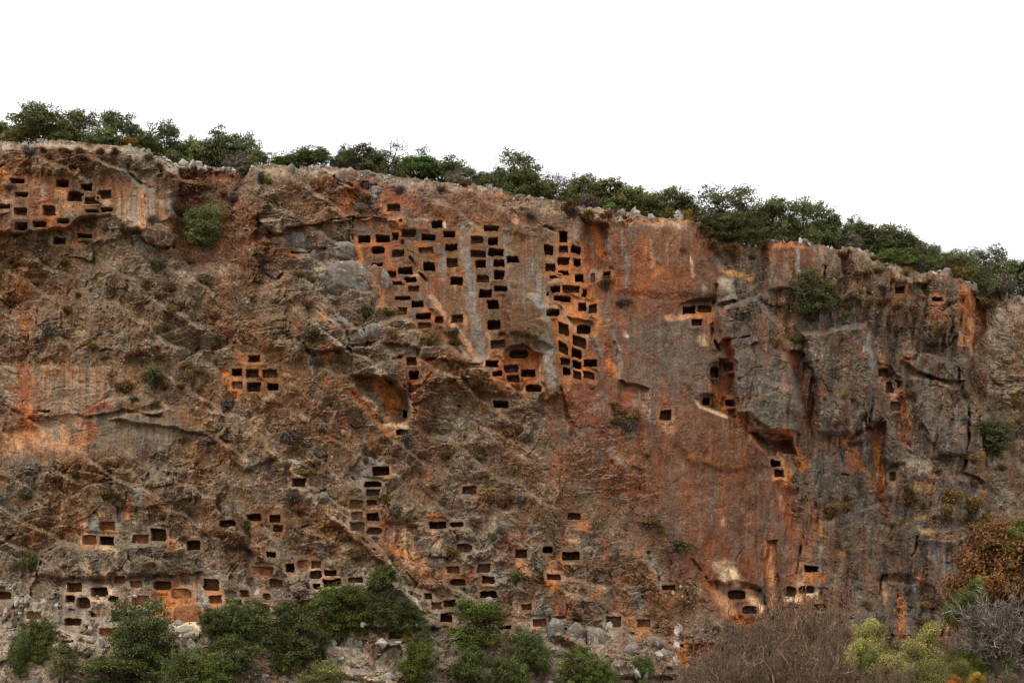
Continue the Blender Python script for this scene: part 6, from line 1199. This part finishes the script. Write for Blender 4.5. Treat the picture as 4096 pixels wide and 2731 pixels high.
for i, (u, v, w, c, rel, m_, lab) in enumerate(recs):
    yb = float(samp(Y, u, v + w * .25)); k = PXM / D * yb
    f, s, w0 = SV[i % len(SV)]
    e = link('shrub', None, label=lab, category='shrub', group='dry shrubs on the cliff face')
    e.location = P(np.float64(u), np.float64(v + w * .34), np.float64(yb - .12))
    sc = w * k / w0 * 1.22; e.scale = (sc * rk.uniform(.85, 1.35), sc * .9, sc * rk.uniform(.55, 1.05)); e.rotation_euler = (0, 0, rk.uniform(0, 6.28))
    o = link('foliage', f, e); o.material_slots[0].link = 'OBJECT'; o.material_slots[0].material = LEAF['s_' + c]
    link('stems', s, e)

# ---- low scrub and dry grass between them: one mass each
rg = np.random.default_rng(77)
VEGP = [('S', [(-100,420),(230,480),(420,540),(560,400),(760,480),(720,560),(700,700),(800,830),(1000,1000),(1280,960),(1420,1040),(1450,1200),(1250,1250),(1120,1200),(960,1230),(850,1240),(880,1300),(600,1300),(100,1240),(-100,1250),(-100,1060),(430,1040),(480,980),(420,930),(60,830),(-100,840)], .85),
 ('S', [(-100,340),(600,390),(1000,440),(1400,480),(1650,560),(1750,560),(2300,660),(2250,720),(1900,640),(1600,600),(1300,500),(900,470),(700,430),(400,430),(-100,400)], .7),
 ('S', [(1640,600),(2250,700),(2230,1250),(2200,1460),(1880,1300),(1900,900),(1700,700)], .45), ('S', [(1250,930),(1520,930),(1560,1250),(1300,1200)], .55), ('S', [(2230,700),(2500,700),(2500,1300),(2240,1250)], .6),
 ('S', [(-100,1240),(900,1300),(1500,1440),(1500,1650),(-100,1650)], .16), ('S', [(2050,1120),(2230,1150),(2220,1240),(2050,1230)], .9)]
VD = np.zeros(V.shape, np.float32)
for pn, pts, a in VEGP:
    b, m = poly_mask(px(pn, pts), 40)
    VD[b] = np.maximum(VD[b], a * m)
VD *= np.clip(.12 + 2.6 * fbm(U / 75, V / 45, 4, 501) + .25 * dgm * (fr > .7), 0.01, 1) * (1 - .8 * SM) * (.5 + .5 * sstep(-.1, -1.1, slopeV))
hh_ = np.zeros(V.shape, bool)
for t in tomb_list:
    b = box(t['poly'], 14); hh_[b] |= inside(U[b], V[b], offset_poly(t['poly'], 10))
VD[hh_] = 0
pal = np.array([[.22,.115,.05],[.24,.155,.058],[.17,.12,.07],[.125,.095,.066],[.33,.195,.08],[.15,.125,.045]])
gs, gg = Geo(), Geo()
N_ = 95000
ii = rg.integers(0, NV - 1, N_); jj = rg.integers(0, NU - 1, N_)
okm = rg.random(N_) < VD[ii, jj]
ii, jj = ii[okm], jj[okm]
isg = rg.random(len(ii)) < .25
base = pos[ii, jj]
b_s = base[~isg]; nS = len(b_s); m = 12
size = np.abs(rg.normal(0, .3, nS)) + .2
pp = np.repeat(b_s, m, 0) + rg.normal(0, 1, (nS * m, 3)) * np.repeat(size, m)[:, None] * [.55, .4, .38] + np.stack([0 * np.repeat(size, m), -np.repeat(size, m) * .25, np.repeat(size, m) * .35], 1)
cc = np.repeat(pal[rg.integers(0, len(pal), nS)] * rg.uniform(.75, 1.3, (nS, 1)), m, 0) * rg.uniform(.65, 1.4, (nS * m, 1))
add_leaves(gs, pp, rg.normal(0, .6, (nS * m, 3)) + [0, -.3, .6], .24, .11, rg, cc)
link('undergrowth', gs.mesh('undergrowth', LEAF['scrub']), kind='stuff', label='low dry brown scrub covering the cliff slopes')
b_g = base[isg]; nG = len(b_g); m = 12
hgt = np.abs(rg.normal(0, .18, nG)) + .22
p0 = np.repeat(b_g, m, 0) + rg.normal(0, .12, (nG * m, 3)) * [1, .6, .3]
dirv = rg.normal(0, .5, (nG * m, 3)) + [0, -.25, .8]; dirv /= np.linalg.norm(dirv, axis=1, keepdims=True)
tip = p0 + dirv * (np.repeat(hgt, m) * rg.uniform(.6, 1.3, nG * m))[:, None]
side = np.cross(dirv, [0, 1, 0]); side /= np.linalg.norm(side, axis=1, keepdims=True) + 1e-6
vv = np.stack([p0 - side * .022, p0 + side * .022, tip], 1).reshape(-1, 3)
gcol = np.repeat(np.array([.46, .31, .14]) * rg.uniform(.6, 1.25, (nG, 1)) * (1 + rg.normal(0, .08, (nG, 3))), m * 3, 0)
gg.add(vv, f3=np.arange(nG * m * 3).reshape(-1, 3), c=gcol)
link('dry_grass', gg.mesh('dry_grass', LEAF['scrub']), kind='stuff', label='straw coloured dry grass tufts on the cliff ledges')
